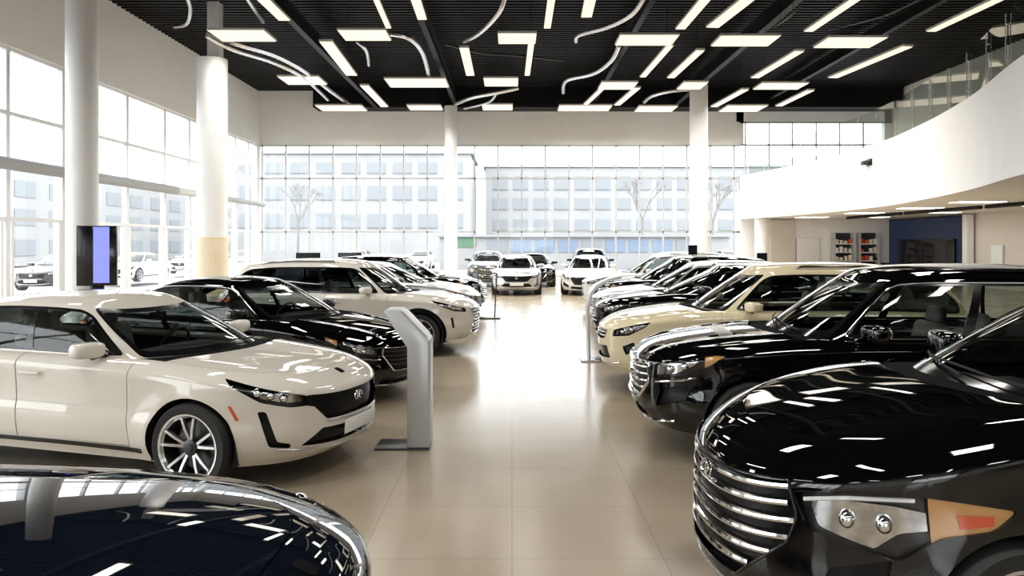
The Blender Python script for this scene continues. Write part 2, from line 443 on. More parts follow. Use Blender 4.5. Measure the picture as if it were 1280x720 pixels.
class Shape:
    def __init__(s, p):
        s.p = p
        x, y = cap_curve(dict(xf=p['xf'], af=p['af'], n=p['nf'], w=p['W'], xr=p['xr'], ar=p['ar'], nr=p['nr']), 300)
        L = p['xf']; y = y * (1 - .045 * (x / L)**2)
        a = np.concatenate([[0], np.cumsum(np.hypot(np.diff(x), np.diff(y)))])
        s.S = a[-1]; s.sa = np.linspace(0, s.S, 2101)
        s.cx = np.interp(s.sa, a, x); s.cy = np.interp(s.sa, a, y)
        k = np.ones(27) / 27
        def sm(v, sg_=1):
            e = np.concatenate([v[1:14][::-1] * sg_, v, v[-14:-1][::-1] * sg_]); return np.convolve(e, k, 'valid')
        tx = np.gradient(s.cx, s.sa); ty = np.gradient(s.cy, s.sa)
        tx = sm(tx, -1); ty = sm(ty); l = np.hypot(tx, ty)
        s.nx = ty / l; s.ny = -tx / l
        s.nx[0] = 1; s.ny[0] = 0; s.nx[-1] = -1; s.ny[-1] = 0
        s.ZR = smooth_table(p['ring']); s.ZT = smooth_table(p['top']); s.R = smooth_table(p['r']); s.Lr = p['Lr']
        s.side = pchip(p.get('side', [(0, -.085), (.08, -.05), (.25, -.012), (.45, 0), (.62, -.014), (.8, -.010), (1, 0)]))
        s.front = pchip(p.get('front', [(0, -.16), (.12, -.05), (.3, .0), (.5, .012), (.75, .01), (1, 0)]))
        s.rear = pchip([(0, -.14), (.2, -.02), (.45, .01), (.8, 0), (1, 0)])
        # greenhouse rings share an index
        s.gb = cap_curve(p['gb'], 480); s.gr = cap_curve(p['gr'], 480)
        ax = np.concatenate([[0], np.cumsum(np.hypot(np.diff(s.gb[0]), np.diff(s.gb[1])))])
        s.U = ax[-1]; s.ua = ax
        bx, by = s.gb; s.gbz = s.H(bx, by) - .03
        s.gnx, s.gny = s._nrm(bx, by); s.rnx, s.rny = s._nrm(*s.gr)
        s.ZRF = smooth_table(p['zroof']); s.RT = smooth_table(p['rtop'])
        s.Ht = p.get('Ht', .5)
        s.ring_d = {}
    def _nrm(s, x, y):
        tx = np.gradient(x); ty = np.gradient(y); l = np.hypot(tx, ty) + 1e-9
        nx, ny = ty / l, -tx / l; nx[0] = 1; ny[0] = 0; nx[-1] = -1; ny[-1] = 0
        return nx, ny
    def C(s, q):
        a = np.abs(q); g = np.where(q < 0, -1.0, 1.0)
        # reflect past the ends so that derivatives stay valid
        return (np.interp(a, s.sa, s.cx), np.interp(a, s.sa, s.cy) * g, np.interp(a, s.sa, s.nx), np.interp(a, s.sa, s.ny) * g)
    def Htop(s, x, y):
        p = s.p; z = s.ZT(x) - p['crown'] * (y / p['W'])**2
        if 'ridge' in p:
            for (yc0, yc1, hh, ww) in p['ridge']:
                t = np.clip((x - .9) / (p['xf'] - .9), 0, 1); yc = yc0 + (yc1 - yc0) * t
                z = z + hh * np.exp(-((np.abs(y) - yc) / ww)**2) * np.clip(t * 6 + .3, 0, 1)
        return z
    def H(s, x, y):
        x = np.asarray(x, float); y = np.asarray(y, float)
        d = np.full(x.shape, 9.0)
        for k in range(0, 2101, 12):
            d = np.minimum(d, np.hypot(x - s.cx[k], np.abs(y) - s.cy[k]))
        r = s.R(x); E = np.sqrt(np.clip(1 - (1 - np.minimum(d / r, 1))**2, 0, 1)); zr = s.ZR(x)
        return zr + (s.Htop(x, y) - zr) * E
    def skin(s, q, v):
        p = s.p; x, y, nx, ny = s.C(q); zr = s.ZR(x)
        vb = np.minimum(v, 0); z = zr + vb
        tau = (z - p['zb']) / (zr - p['zb'])
        wf = np.clip(nx, 0, 1)**2; wb = np.clip(-nx, 0, 1)**2; ws = 1 - wf - wb
        off = s.side(tau) * ws + s.front(tau) * wf + s.rear(tau) * wb
        for xa in (p['wf'], p['wr']):
            dd = np.hypot(x - xa, z - p['rw'])
            off = off + p.get('flare', .022) * np.exp(-((dd - p['ra']) / .11)**2) * ws * np.clip((zr - z) / .1, 0, 1)**.5 * (dd > 0)
        ph = np.clip(v / s.Lr, 0, 1) * PI / 2; r = s.R(x); d = r * (1 - np.cos(ph))
        px = x + nx * (off - d); py = y + ny * (off - d)
        py = np.where(np.sign(py) * np.sign(y) < 0, 0, py)
        z = z + (s.Htop(px, py) - zr) * np.sin(ph)
        return np.stack([px, py, z], -1)
    def topf(s, x, y): return np.stack([x, y, s.Htop(x, y)], -1)
    def inner_ring(s, gap=0.0):
        q = s.sa[::21]; x, y, nx, ny = s.C(q); d = s.R(x) + gap
        a = np.stack([x - nx * d, np.maximum(y - ny * d, 0)], 1)
        return [tuple(t) for t in a] + [(t[0], -t[1]) for t in a[::-1][1:-1]]
    def gh(s, u, T):
        a = np.abs(u); g = np.where(u < 0, -1.0, 1.0); t = T / s.Ht; I = lambda v: np.interp(a, s.ua, v)
        tt = np.clip(t, 0, 1); b = .045 * 4 * tt * (1 - tt) * np.where(I(s.gnx) > .5, .6, 1)
        xr, yr = I(s.gr[0]), I(s.gr[1]); zr = s.ZRF(xr)
        x = I(s.gb[0]) * (1 - tt) + xr * tt + I(s.gnx) * b
        y = I(s.gb[1]) * (1 - tt) + yr * tt + I(s.gny) * b
        z = I(s.gbz) * (1 - tt) + zr * tt
        q = np.clip((t - 1) * s.Ht / s.p['rr'], 0, 1); d = s.p['rr'] * q
        x = x - I(s.rnx) * d; y = np.maximum(y - I(s.rny) * d, 0)
        z = z + (s.rooff(x, y)[..., 2] - zr) * (1 - (1 - q)**2)
        return np.stack([x, y * g, z], -1)
    def rooff(s, x, y): return np.stack([x, y, s.RT(x) - .05 * (y / .6)**2], -1)
    def roof_ring(s, gap=0.0):
        d = s.p['rr'] + gap; x = s.gr[0] - s.rnx * d; y = np.maximum(s.gr[1] - s.rny * d, 0)
        a = np.stack([x, y], 1)[::24]
        return [tuple(t) for t in a] + [(t[0], -t[1]) for t in a[::-1][1:-1]]
    def gb_ring(s, out=0.0):
        a = np.stack([s.gb[0] + s.gnx * out, np.maximum(s.gb[1] + s.gny * out, 0)], 1)[::24]
        return [tuple(t) for t in a] + [(t[0], -t[1]) for t in a[::-1][1:-1]]
    def s_at(s, x):   # arc length at a given x on the side
        return float(np.interp(-x, -s.cx, s.sa))
    def u_at(s, x): return float(np.interp(-x, -s.gb[0], s.ua))
    def sx(s, pts):   # (x, z) polygon on the flank -> (s, v)
        return [(s.s_at(x), z - float(s.ZR(np.interp(s.s_at(x), s.sa, s.cx)))) for x, z in pts]
    def P(s, q, v, o=0.0):
        a = s.skin(np.array([q, q + .004, q]), np.array([v, v, v + .004]))
        n = np.cross(a[1] - a[0], a[2] - a[0]); n /= np.linalg.norm(n)
        if (n * (a[0] - np.array([a[0][0] * .75, 0, .45]))).sum() < 0: n = -n
        return Vector(a[0] + n * o), Vector(n)

def mir(poly): return [(-a, b) for a, b in poly]

def make_wheel(rw, style, alloy):
    """left wheel about the origin, outer side towards +y; returns tyre, rim, disc meshes"""
    t = MB()
    ri = rw * .735; wd = .115
    prof = [(ri - .012, -wd), (ri + .01, -wd - .008), (rw * .93, -wd - .012), (rw * .985, -wd + .012), (rw, -wd + .04), (rw, wd - .04), (rw * .985, wd - .012), (rw * .93, wd + .012), (ri + .01, wd + .008), (ri - .012, wd)]
    t.lathe(prof, seg=64)
    for q in (-.05, 0, .05):
        t.lathe([(rw + .001, q - .004), (rw + .0015, q), (rw + .001, q + .004)], seg=64, mi=0)
    r = MB()
    r.lathe([(ri - .012, -wd + .01), (ri - .03, -wd + .02), (ri - .035, wd * .3), (ri - .02, wd - .012)], seg=64, mi=1)
    r.lathe([(ri - .02, wd - .012), (ri - .002, wd + .010), (ri + .012, wd + .012), (ri + .012, wd)], seg=64)
    r.lathe([(ri - .045, -.02), (.0, -.02)], seg=40, mi=1)
    n = {'five': 5, 'ten': 10, 'multi': 7}[style]
    for k in range(n):
        q = 2 * PI * k / n + .3
        for sgn in ((-1, 1) if style in ('five', 'multi') else (0,)):
            w0, w1 = (.014, .012) if style != 'ten' else (.018, .015)
            a0 = q + sgn * .10; a1 = q + sgn * (.24 if style == 'five' else .13)
            p0 = Vector((math.cos(a0) * .045, 0, math.sin(a0) * .045)); p1 = Vector((math.cos(a1) * (ri - .012), 0, math.sin(a1) * (ri - .012)))
            d = (p1 - p0).normalized(); nn = Vector((-d.z, 0, d.x))
            vs = []
            for (pp, ww, yo, th) in ((p0, w0, wd - .030, .03), (p0.lerp(p1, .5), (w0 + w1) / 2, wd - .006, .03), (p1, w1, wd + .004, .028)):
                for (sx_, yy) in ((-1, yo - th), (-.8, yo), (.8, yo), (1, yo - th)):
                    v = pp + nn * ww * sx_; vs.append((v.x, yy, v.z))
            fs = [(i * 4 + j, i * 4 + (j + 1) % 4, (i + 1) * 4 + (j + 1) % 4, (i + 1) * 4 + j) for i in range(2) for j in range(4)]
            r.add(vs, fs, mi=0, smooth=False)
    r.lathe([(.065, wd - .06), (.062, wd - .022), (.05, wd - .016), (0.0, wd - .015)], seg=24, mi=1)
    h = MB(); h.lathe([(.032, wd - .02), (.030, wd - .008), (.0, wd - .006)], seg=20)
    d = MB(); d.lathe([(.0, .005), (ri * .74, .005), (ri * .74, -.012), (0, -.012)], seg=40)
    return t, r, h, d

def build_car(kind, p, colour, look, label, group=None, wheel='five', lod=1.0):
    S = Shape(p); body = M[colour]
    root = empty('car', label=label, cat='car', group=group)
    hB = .045 * lod; xf, xr, W, zb, rw, ra = p['xf'], p['xr'], p['W'], p['zb'], p['rw'], p['ra']
    Lr = S.Lr; vmax = Lr
    # ---- flank outline in (s, v)
    def bottom(x): return zb + (.0 if x > -9 else 0)
    qs = np.linspace(0, S.S, 90); xs = np.interp(qs, S.sa, S.cx); zrs = S.ZR(xs)
    low = [(q, zb - z) for q, z in zip(qs, zrs)]
    flank = [(S.S, vmax)] + [(0, vmax)] + low
    def circle(xc, r, flat=False):
        pts = []
        for k in range(40):
            a = 2 * PI * k / 40; x = xc + r * math.cos(a); z = rw + r * math.sin(a)
            x = min(x, xf - .02)
            pts.append((x, z))
        return S.sx(pts)
    arches = [circle(p['wf'], ra), circle(p['wr'], ra)]
    # ---- doors
    sill = zb + .12
    dF, dM, dR = p.get('doors', (p['wf'] - .56, p['wf'] - 1.68, p['wr'] + .02))
    topv = vmax - .002
    def dpoly(pts): return [(S.s_at(x), (v if tag_ else v - float(S.ZR(np.interp(S.s_at(x), S.sa, S.cx))))) for x, v, tag_ in pts]
    door_f = dpoly([(dF, topv, 1), (dF - .02, .6, 0), (dF - .0, sill, 0), (dM, sill, 0), (dM, .6, 0), (dM, topv, 1)])
    rb = p['wr'] + ra + .06
    door_r = dpoly([(dM - .012, topv, 1), (dM - .012, .6, 0), (dM - .012, sill, 0), (rb, sill, 0), (rb - .02, .50, 0), (p['wr'] + .16, .80, 0), (dR, topv, 1)])
    dall = dpoly([(dF + .006, topv, 1), (dF - .014, .6, 0), (dF + .006, sill - .006, 0), (rb - .006, sill - .006, 0), (rb - .026, .50, 0), (p['wr'] + .154, .80, 0), (dR - .006, topv, 1)])
    # ---- cut-outs at the front
    lamp = rounded(look['lamp'], .03); grl = rounded(look['grille'], .02)
    holes = [lamp]; holes2 = [mir(lamp)]
    lows = [rounded(a, .02) for a in look.get('low', [])]
    # body shell: both flanks (nose cut-outs straddle the centre so the nose is one patch)
    b = MB(); q0 = 1.15
    nose = [(-q0, vmax), (-q0, -.9), (q0, -.9), (q0, vmax)]
    lowfull = [(-a, v) for a, v in low[::-1]] + low[1:]
    full = [(S.S, vmax), (-S.S, vmax)] + lowfull
    nose_ex = [lamp, mir(lamp), grl]
    for l in lows:
        nose_ex.append(l)
        if min(a for a, _ in l) > 0 or max(a for a, _ in l) < 0: nose_ex.append(mir(l))
    patch(b, S.skin, [[(-q0, vmax), (-q0, -.9), (q0, -.9), (q0, vmax)], full], nose_ex + [arches[0], mir(arches[0])], h=.032 * lod)
    side = [(S.S, vmax), (q0, vmax), (q0, -.9), (S.S, -.9)]
    for mm in (0, 1):
        f = mir if mm else (lambda z: z)
        patch(b, S.skin, [f(side), full], [f(arches[0]), f(arches[1]), f(dall), f(lamp)], h=hB)
    # deck behind, beside and in front of the glasshouse
    hx = p['hood_x']
    hoodline = [(hx + .30 - .30 * abs(y)**1.6, y) for y in np.linspace(-1.1, 1.1, 21)]
    hoodpoly = [(xf + .5, -1.1)] + hoodline + [(xf + .5, 1.1)]
    cowlpoly = [(x - .012, y) for x, y in hoodline] + [(0.2, 1.1), (0.2, -1.1)]
    rearpoly = [(.2, -1.1), (.2, 1.1), (xr - .5, 1.1), (xr - .5, -1.1)]
    ring = S.inner_ring(); ringg = S.inner_ring(.005)
    gbr = S.gb_ring(-.03)
    patch(b, S.topf, [ring, rearpoly], [gbr], h=.06 * lod)
    # ---- greenhouse: pillars and roof
    g = MB(); U = S.U; Ht = S.Ht; rr = p['rr']
    uA = p.get('uA', .80); uC = U - p.get('uCr', .78)
    whole = [(-U, 0), (U, 0), (U, Ht + rr), (-U, Ht + rr)]
    ws_ = rounded([(-uA, .015), (uA, .015), (uA + .03, Ht - .02), (-uA - .03, Ht - .02)], .05)
    bw = rounded([(uC + .16, .06), (U + .3, .06), (U + .3, Ht - .04), (uC + .13, Ht - .04)], .05)
    s0 = uA + .07
    dlo_pts = p.get('dlo') or [(s0 + .03, .045), (uC - .10, .05), (uC - .02, .16), (uC - .16, Ht - .085), (uC - .30, Ht - .045), (s0 + .12, Ht - .045), (s0 + .02, Ht - .09)]
    dlo = rounded(dlo_pts, .05)
    bwin = rounded([(uC + .12, .07), (U, .07), (U, Ht - .05), (uC + .10, Ht - .05)], .04)
    patch(g, S.gh, [whole], [ws_, dlo, mir(dlo), bwin, mir(bwin)], h=.05 * lod)
    two = look.get('roof')
    patch(g, S.rooff, [S.roof_ring()], [], h=.09 * lod)
    b.v, b.f  # body mesh keeps its own object
    body_o = b.build('body', body, root)
    g.build('roof_and_pillars', M[two] if two else body, body_o)
    # ---- glass
    wm = MB(); patch(wm, S.gh, [rounded([(-uA, .015), (uA, .015), (uA + .03, Ht - .02), (-uA - .03, Ht - .02)], .05)], [], h=.07 * lod, off=-.004)
    wso = wm.build('windshield', M['car_glass'], root)
    fr = MB(); wi = rounded([(-uA + .05, .07), (uA - .05, .07), (uA - .02, Ht - .06), (-uA + .02, Ht - .06)], .06)
    patch(fr, S.gh, [ws_], [wi], h=.05 * lod, off=-.001)
    fr.build('windshield_surround', M['gloss_black'], wso)
    rm = MB(); patch(rm, S.gh, [bwin], [], h=.07 * lod, off=-.004); patch(rm, S.gh, [mir(bwin)], [], h=.07 * lod, off=-.004)
    rm.build('rear_window', M['dark_glass'], root)
    # side glass: panes between black pillars
    a, z = np.array([q[0] for q in dlo]), None
    xb = dM
    um = S.u_at(dM) + p.get('bshift', .0)
    uq = S.u_at(dR + .05)
    panes_l = [[(s0 - .2, -.1), (um - .045, -.1), (um - .045, 1), (s0 - .2, 1)], [(um + .045, -.1), (uq - .03, -.1), (uq - .03 - .04, 1), (um + .045, 1)], [(uq + .02, -.1), (U, -.1), (U, 1), (uq - .02, 1)]]
    inner = []
    cu = (min(a) + max(a)) / 2
    for q in dlo: inner.append((q[0] + (.028 if q[0] < cu else -.028), q[1] + (.022 if q[1] < Ht / 2 else -.022)))
    for mm in (0, 1):
        f = mir if mm else (lambda z: z)
        tr = MB(); patch(tr, S.gh, [f(dlo)], [f(inner)], h=.05 * lod, off=.002, thick=.006)
        for pa, pb in ((um - .045, um + .045), (uq - .03, uq + .02)):
            if pb < max(a) - .05:
                patch(tr, S.gh, [f(inner), f([(pa, -.1), (pb, -.1), (pb - (.04 if pa > um else 0), 1), (pa - (.04 if pa > um else 0), 1)])], [], h=.05 * lod, off=.001)
        tro = tr.build('window_surround', M[look.get('dlo_trim', 'gloss_black')], root)
        for k, pn in enumerate(panes_l):
            if min(q[0] for q in pn) > max(a) - .06: continue
            w_ = MB(); patch(w_, S.gh, [f(dlo), f(pn)], [], h=.07 * lod, off=-.004)
            w_.build('side_window', M['dark_glass' if k > 0 and look.get('privacy') else 'car_glass'], root)
        if look.get('dlo_chrome'):
            ch = MB(); n = len(dlo_pts)
            pts = [S.gh(np.array([q[0]]), np.array([q[1]]))[0] for q in densify(dlo, .04)]
            if mm: pts = [np.array((q[0], -q[1], q[2])) for q in pts]
            cc = np.array([np.mean([q[0] for q in pts]), 0, 1.1])
            pts = [q + np.array([0, .006 * np.sign(q[1]), 0]) for q in pts]
            ch.tube(pts + [pts[0]], .007, seg=6, caps=False); ch.build('chrome_window_strip', M['chrome'], tro)
    # ---- hood, cowl, wipers
    hd = MB(); patch(hd, S.topf, [ringg, hoodpoly], [], h=.04 * lod, thick=.02)
    hood = hd.build('hood', body, root)
    cw = MB(); patch(cw, S.topf, [ringg, cowlpoly], [gbr], h=.05 * lod, off=-.02)
    cw.build('cowl_panel', M['dark_plastic'], root)
    for sg in (1, -1):
        wp = MB(); pts = []
        for k in range(14):
            t = k / 13; u = (.52 - t * 1.02) if sg > 0 else (.05 + -.62 * t); T = .035 + .055 * math.sin(t * PI * .5)
            q = S.gh(np.array([u]), np.array([T]))[0]; pts.append((q[0] + .016, q[1], q[2] + .020))
        wp.tube(pts, [.008] * 3 + [.006] * 11, seg=6); wp.build('wiper', M['matte_black'], root)
    # ---- doors and handles
    for mm in (0, 1):
        f = mir if mm else (lambda z: z); sg = -1 if mm else 1
        for dp, hxp in ((door_f, dM + .16), (door_r, p['wr'] + .22)):
            dm = MB(); patch(dm, S.skin, [f(dp)], [], h=hB, thick=.02)
            do = dm.build('door', body, root)
            hv = p.get('handle_z', float(S.ZR(hxp)) - .055) - float(S.ZR(hxp))
            c, n = S.P(sg * S.s_at(hxp), hv)
            hm = MB(); A = Matrix.Rotation(math.atan2(n.y, n.x) - sg * PI / 2, 3, 'Z')
            hm.rbox(c + n * .026, (.20, .016, .028), .008, 3, A)
            hm.rbox(c + n * .012 + Vector((.08, 0, 0)), (.03, .03, .022), .006, 2, A); hm.rbox(c + n * .012 - Vector((.08, 0, 0)), (.03, .03, .022), .006, 2, A)
            hm.build('door_handle', M[look.get('handle', colour)], do)
        # sill strip
        st = MB(); patch(st, S.skin, [f(S.sx([(p['wf'] - ra - .06, sill - .015), (p['wf'] - ra - .06, sill - .05 - look.get('sill', 0)), (p['wr'] + ra + .05, sill - .05 - look.get('sill', 0)), (p['wr'] + ra + .05, sill - .015)]))], [], h=.05, off=.008, thick=.01)
        st.build('sill_trim', M['gloss_black'], root)
        if look.get('cladding'):
            cl = MB()
            for xc in (p['wf'], p['wr']):
                patch(cl, S.skin, [f(circle(xc, ra + .065)), f(flank)], [f(circle(xc, ra + .002))], h=.035, off=.010, thick=.012)
            cl.build('wheel_arch_cladding', M['dark_plastic'], root)
        # tail lamp
        tl = MB(); z1 = S.S - .25
        patch(tl, S.skin, [f(rounded([(S.S - .30, -.05), (S.S - .30, -.17), (S.S - 1.05, -.12), (S.S - 1.12, -.02)], .03))], [], h=.05, off=.006, thick=.01)
        tl.build('tail_lamp', M['red'], root)
        # side marker
        if look.get('marker'):
            mk = MB(); patch(mk, S.skin, [f(rounded(S.sx(look['marker']), .01))], [], h=.02, off=.005, thick=.006)
            mk.build('side_marker', M['red'], root)
        # mirror
        ux = uA + .27; q = S.gh(np.array([sg * ux]), np.array([.04]))[0]
        mc = Vector((q[0] - .02, q[1] + sg * .16, q[2] + .065))
        ms = MB(); R_ = Matrix.Rotation(sg * .25, 3, 'Z')
        ms.ellipsoid(mc, (.078, .128, .064), 28, 16, M3=R_, p=.58)
        mo = ms.build('side_mirror', body, root)
        mf = MB(); mf.tube([(q[0], q[1] - sg * .02, q[2] + .01), (q[0] + .0, q[1] + sg * .05, q[2] + .02), (mc.x, mc.y - sg * .03, mc.z - .06)], [.028, .024, .026], seg=10)
        mf.build('mirror_arm', M['gloss_black'], mo)
        mg = MB(); mg.ellipsoid(mc + R_ @ Vector((-.074, 0, 0)), (.014, .105, .052), 24, 10, M3=R_, p=.65); mg.build('mirror_glass', M['mirror'], mo)
    # ---- headlamps
    for mm in (0, 1):
        f = mir if mm else (lambda z: z); sg = -1 if mm else 1
        hs = MB(); patch(hs, S.skin, [f(lamp)], [], h=.04, off=-.045)
        # walls from the housing to the skin
        e = densify(f(lamp), .03); A_ = S.skin(e[:, 0], e[:, 1]); Bn = []
        for k in range(len(e)):
            c, n = S.P(e[k][0], e[k][1]); Bn.append((c, c - n * .05))
        n_ = len(e); vs = [x for pr in Bn for x in pr]
        hs.add(vs, [(2 * k, 2 * ((k + 1) % n_), 2 * ((k + 1) % n_) + 1, 2 * k + 1) for k in range(n_)], [(0, 0, 1)] * len(vs) if False else [tuple((c - (sum((pp[0] for pp in Bn), Vector()) / n_)).normalized() * -1) for pr in Bn for c in pr], smooth=False)
        ho = hs.build('headlight', M['lamp_dark'], root)
        L_ = np.array(lamp); lo, hi = L_.min(0), L_.max(0)
        cen = look.get('lamp_cores', [(.35, .5), (.6, .5)])
        for (cu_, cv_) in cen:
            q_ = lo[0] + (hi[0] - lo[0]) * cu_
            # centre v of the lamp at that s
            col_ = [v for (aa, v) in densify(lamp, .01) if abs(aa - q_) < .012]
            if not col_: continue
            vv = min(col_) + (max(col_) - min(col_)) * cv_; rad = min(.034, (max(col_) - min(col_)) * .30)
            c, n = S.P(sg * q_, vv)
            pj = MB(); pj.ellipsoid(c - n * (.028), (rad, rad, rad), 16, 10); pj.build('projector_lens', M['chrome'], ho)
        shrink = [((aa - (lo[0] + hi[0]) / 2) * look.get('refl_u', .86) + (lo[0] + hi[0]) / 2 + look.get('refl_du', 0), (v - (lo[1] + hi[1]) / 2) * .70 + (lo[1] + hi[1]) / 2) for aa, v in lamp]
        rf = MB(); patch(rf, S.skin, [f(shrink), f(lamp)], [], h=.03, off=-.034); rf.build('reflector', M['lamp_inner'], ho)
        for am, mname in look.get('amber', []):
            a1 = MB(); patch(a1, S.skin, [f(am), f(lamp)], [], h=.03, off=-.014 if mname == 'amber' else -.006); a1.build('indicator', M[mname], ho)
        if look.get('drl'):
            dr = MB(); pts = [tuple(S.P(sg * aa, v, -.004)[0]) for aa, v in look['drl']]
            dr.tube(pts, .008, seg=6); dr.build('running_light', M['plate'], ho)
        ln = MB(); patch(ln, S.skin, [f(lamp)], [], h=.035, off=.001); ln.build('lens', M['lens'], ho)
    # ---- grille
    gm = MB(); patch(gm, S.skin, [grl], [], h=.03, off=-.035); 
    e = densify(grl, .03); pr_ = [S.P(q[0], q[1]) for q in e]; n_ = len(e)
    cm = sum((c for c, n in pr_), Vector()) / n_
    gm.add([x for c, n in pr_ for x in (c, c - n * .04)], [(2 * k, 2 * ((k + 1) % n_), 2 * ((k + 1) % n_) + 1, 2 * k + 1) for k in range(n_)], [tuple((cm - c).normalized()) for c, n in pr_ for _ in (0, 1)])
    go = gm.build('grille', M['grille'], root)
    if look.get('bars'):
        for (v0, rad) in look['bars']:
            pts = []; G_ = np.array(grl); 
            for aa in np.linspace(-.9, .9, 61):
                vv = v0 + look.get('bar_curve', 0) * aa * aa
                if inpoly(np.array([[aa, vv]]), grl)[0]: pts.append(tuple(S.P(aa, vv, -.008)[0]))
            if len(pts) > 3:
                br = MB(); br.tube(pts, rad, seg=8); br.build('grille_bar', M[look.get('bar_mat', 'chrome')], go)
    if look.get('vbars'):
        for aa in np.linspace(-.5, .5, look['vbars']):
            pts = [tuple(S.P(aa, v, -.012)[0]) for v in np.linspace(-.5, .2, 40) if inpoly(np.array([[aa, v]]), grl)[0]]
            if len(pts) > 3: br = MB(); br.tube(pts, .006, seg=6); br.build('grille_bar', M['chrome'], go)
    if look.get('surround'):
        sr = MB(); pts = [tuple(S.P(q[0], q[1], .004)[0]) for q in densify(grl, .035)]
        sr.tube(pts + [pts[0]], look['surround'], seg=8, caps=False); sr.build('grille_surround', M[look.get('surround_mat', 'chrome')], go)
    if look.get('badge'):
        bs, bv = look['badge']; c, n = S.P(bs, bv)
        bd = MB(); R_ = n.to_track_quat('Z', 'Y').to_matrix()
        c = c + n * .006
        k = look.get('badge_kind', 'oval')
        if k == 'oval':
            t = [c + R_ @ Vector((math.cos(a_) * .060, math.sin(a_) * .034, 0)) for a_ in np.linspace(0, 2 * PI, 28)]
            bd.tube(t, .006, seg=6, caps=False)
            bd.tube([c + R_ @ Vector((-.022, -.024, 0)), c + R_ @ Vector((-.008, .024, 0))], .006, seg=6)
            bd.tube([c + R_ @ Vector((.022, .024, 0)), c + R_ @ Vector((.008, -.024, 0))], .006, seg=6)
            bd.tube([c + R_ @ Vector((-.014, -.002, 0)), c + R_ @ Vector((.014, .002, 0))], .005, seg=6)
        elif k == 'wing':
            for sg in (-1, 1):
                bd.tube([c, c + R_ @ Vector((sg * .05, .012, 0)), c + R_ @ Vector((sg * .10, .016, 0))], [.012, .008, .003], seg=8)
            bd.ellipsoid(c, (.022, .022, .022), 16, 8)
        else:
            bd.tube([c + R_ @ Vector((math.cos(a_) * .045, math.sin(a_) * .045, 0)) for a_ in np.linspace(0, 2 * PI, 28)], .006, seg=6, caps=False)
            bd.tube([c + R_ @ Vector((-.028, -.024, 0)), c + R_ @ Vector((.02, -.024, 0)), c + R_ @ Vector((0, .03, 0))], .005, seg=6)
        bd.build('badge', M['chrome'], go)
    # ---- lower openings, chrome lip, plate
    for l in lows:
        both = [l] if (min(a_ for a_, _ in l) < 0 < max(a_ for a_, _ in l)) else [l, mir(l)]
        for q in both:
            im = MB(); patch(im, S.skin, [q], [], h=.035, off=-.03)
            e = densify(q, .03); pr_ = [S.P(t_[0], t_[1]) for t_ in e]; n_ = len(e); cm = sum((c for c, n in pr_), Vector()) / n_
            im.add([x for c, n in pr_ for x in (c, c - n * .035)], [(2 * k, 2 * ((k + 1) % n_), 2 * ((k + 1) % n_) + 1, 2 * k + 1) for k in range(n_)], [tuple((cm - c).normalized()) for c, n in pr_ for _ in (0, 1)])
            im.build('air_intake', M['grille'], root)
    for nm, mt, poly, off in look.get('extras', []):
        both = [poly] if (min(a_ for a_, _ in poly) < 0 < max(a_ for a_, _ in poly)) else [poly, mir(poly)]
        for q in both:
            xm = MB(); patch(xm, S.skin, [rounded(q, .012)], [], h=.035, off=off, thick=.012); xm.build(nm, M[mt], root)
    for nm, mt, line, rad in look.get('lines', []):
        both = [line] if (min(a_ for a_, _ in line) < 0 < max(a_ for a_, _ in line)) else [line, mir(line)]
        for q in both:
            pts = []
            for i in range(len(q) - 1):
                for t in np.linspace(0, 1, 12, endpoint=(i == len(q) - 2)):
                    pts.append(tuple(S.P(q[i][0] * (1 - t) + q[i + 1][0] * t, q[i][1] * (1 - t) + q[i + 1][1] * t, .003)[0]))
            lm = MB(); lm.tube(pts, rad, seg=8); lm.build(nm, M[mt], root)
    if look.get('plate'):
        pv, pw, ph = look['plate']; c, n = S.P(0, pv)
        pm = MB(); pm.rbox(c + n * .02, (.012, pw, ph), .005, 2, Matrix.Rotation(-math.asin(max(-.5, min(.5, n.z))), 3, 'Y')); pm.build('license_plate', M['plate'], root)
    # ---- underbody: floor pan, wheel wells, inner liner
    um_ = MB()
    ringb = [(float(a), float(b)) for a, b in S.skin(np.linspace(0, S.S, 50), np.interp(np.linspace(0, S.S, 50), qs, [v for _, v in low]))[:, :2] * [.985, .97]]
    ringb = ringb + [(a, -b) for a, b in ringb[::-1][1:-1]]
    patch(um_, lambda x, y: np.stack([x, y, x * 0 + zb + .02], -1), [ringb], [[(p[k] + sx_ * ra, sy_ * (W + .3)) for sx_, sy_ in ((-1, t0), (-1, t1), (1, t1), (1, t0))] for k in ('wf', 'wr') for (t0, t1) in ((.55, 1.0), (-1.0, -.55))], h=.2)
    for mm in (0, 1):
        f = mir if mm else (lambda z: z); sg = -1 if mm else 1
        patch(um_, S.skin, [f(flank)], [f(circle(p['wf'], ra)), f(circle(p['wr'], ra))] + [f(t_) for t_ in (lamp, )] + [t_ if min(a_ for a_, _ in t_) < 0 else f(t_) for t_ in [grl] + lows], h=.09, off=-.055)
        for k in ('wf', 'wr'):
            yo, yi = W - .045 if k == 'wf' else W - .03, W - .36
            um_.lathe([(ra + .004, sg * yo), (ra + .004, sg * yi), (.0, sg * yi)], c=(p[k], 0, rw), seg=28, a0=-.35, a1=PI + .35)
    um_.v = um_.v; um_.custom = False
    um_.build('underbody', M['matte_black'], root, sharp=40)
    # ---- cabin
    cab = MB()
    cab.rbox((.60, 0, .88 + p.get('dz', 0)), (.50, 1.30, .16), .06); cab.rbox((.42, 0, .74 + p.get('dz', 0)), (.3, 1.35, .3), .06)
    cab.build('dashboard', M['interior'], root)
    dz = p.get('dz', 0)
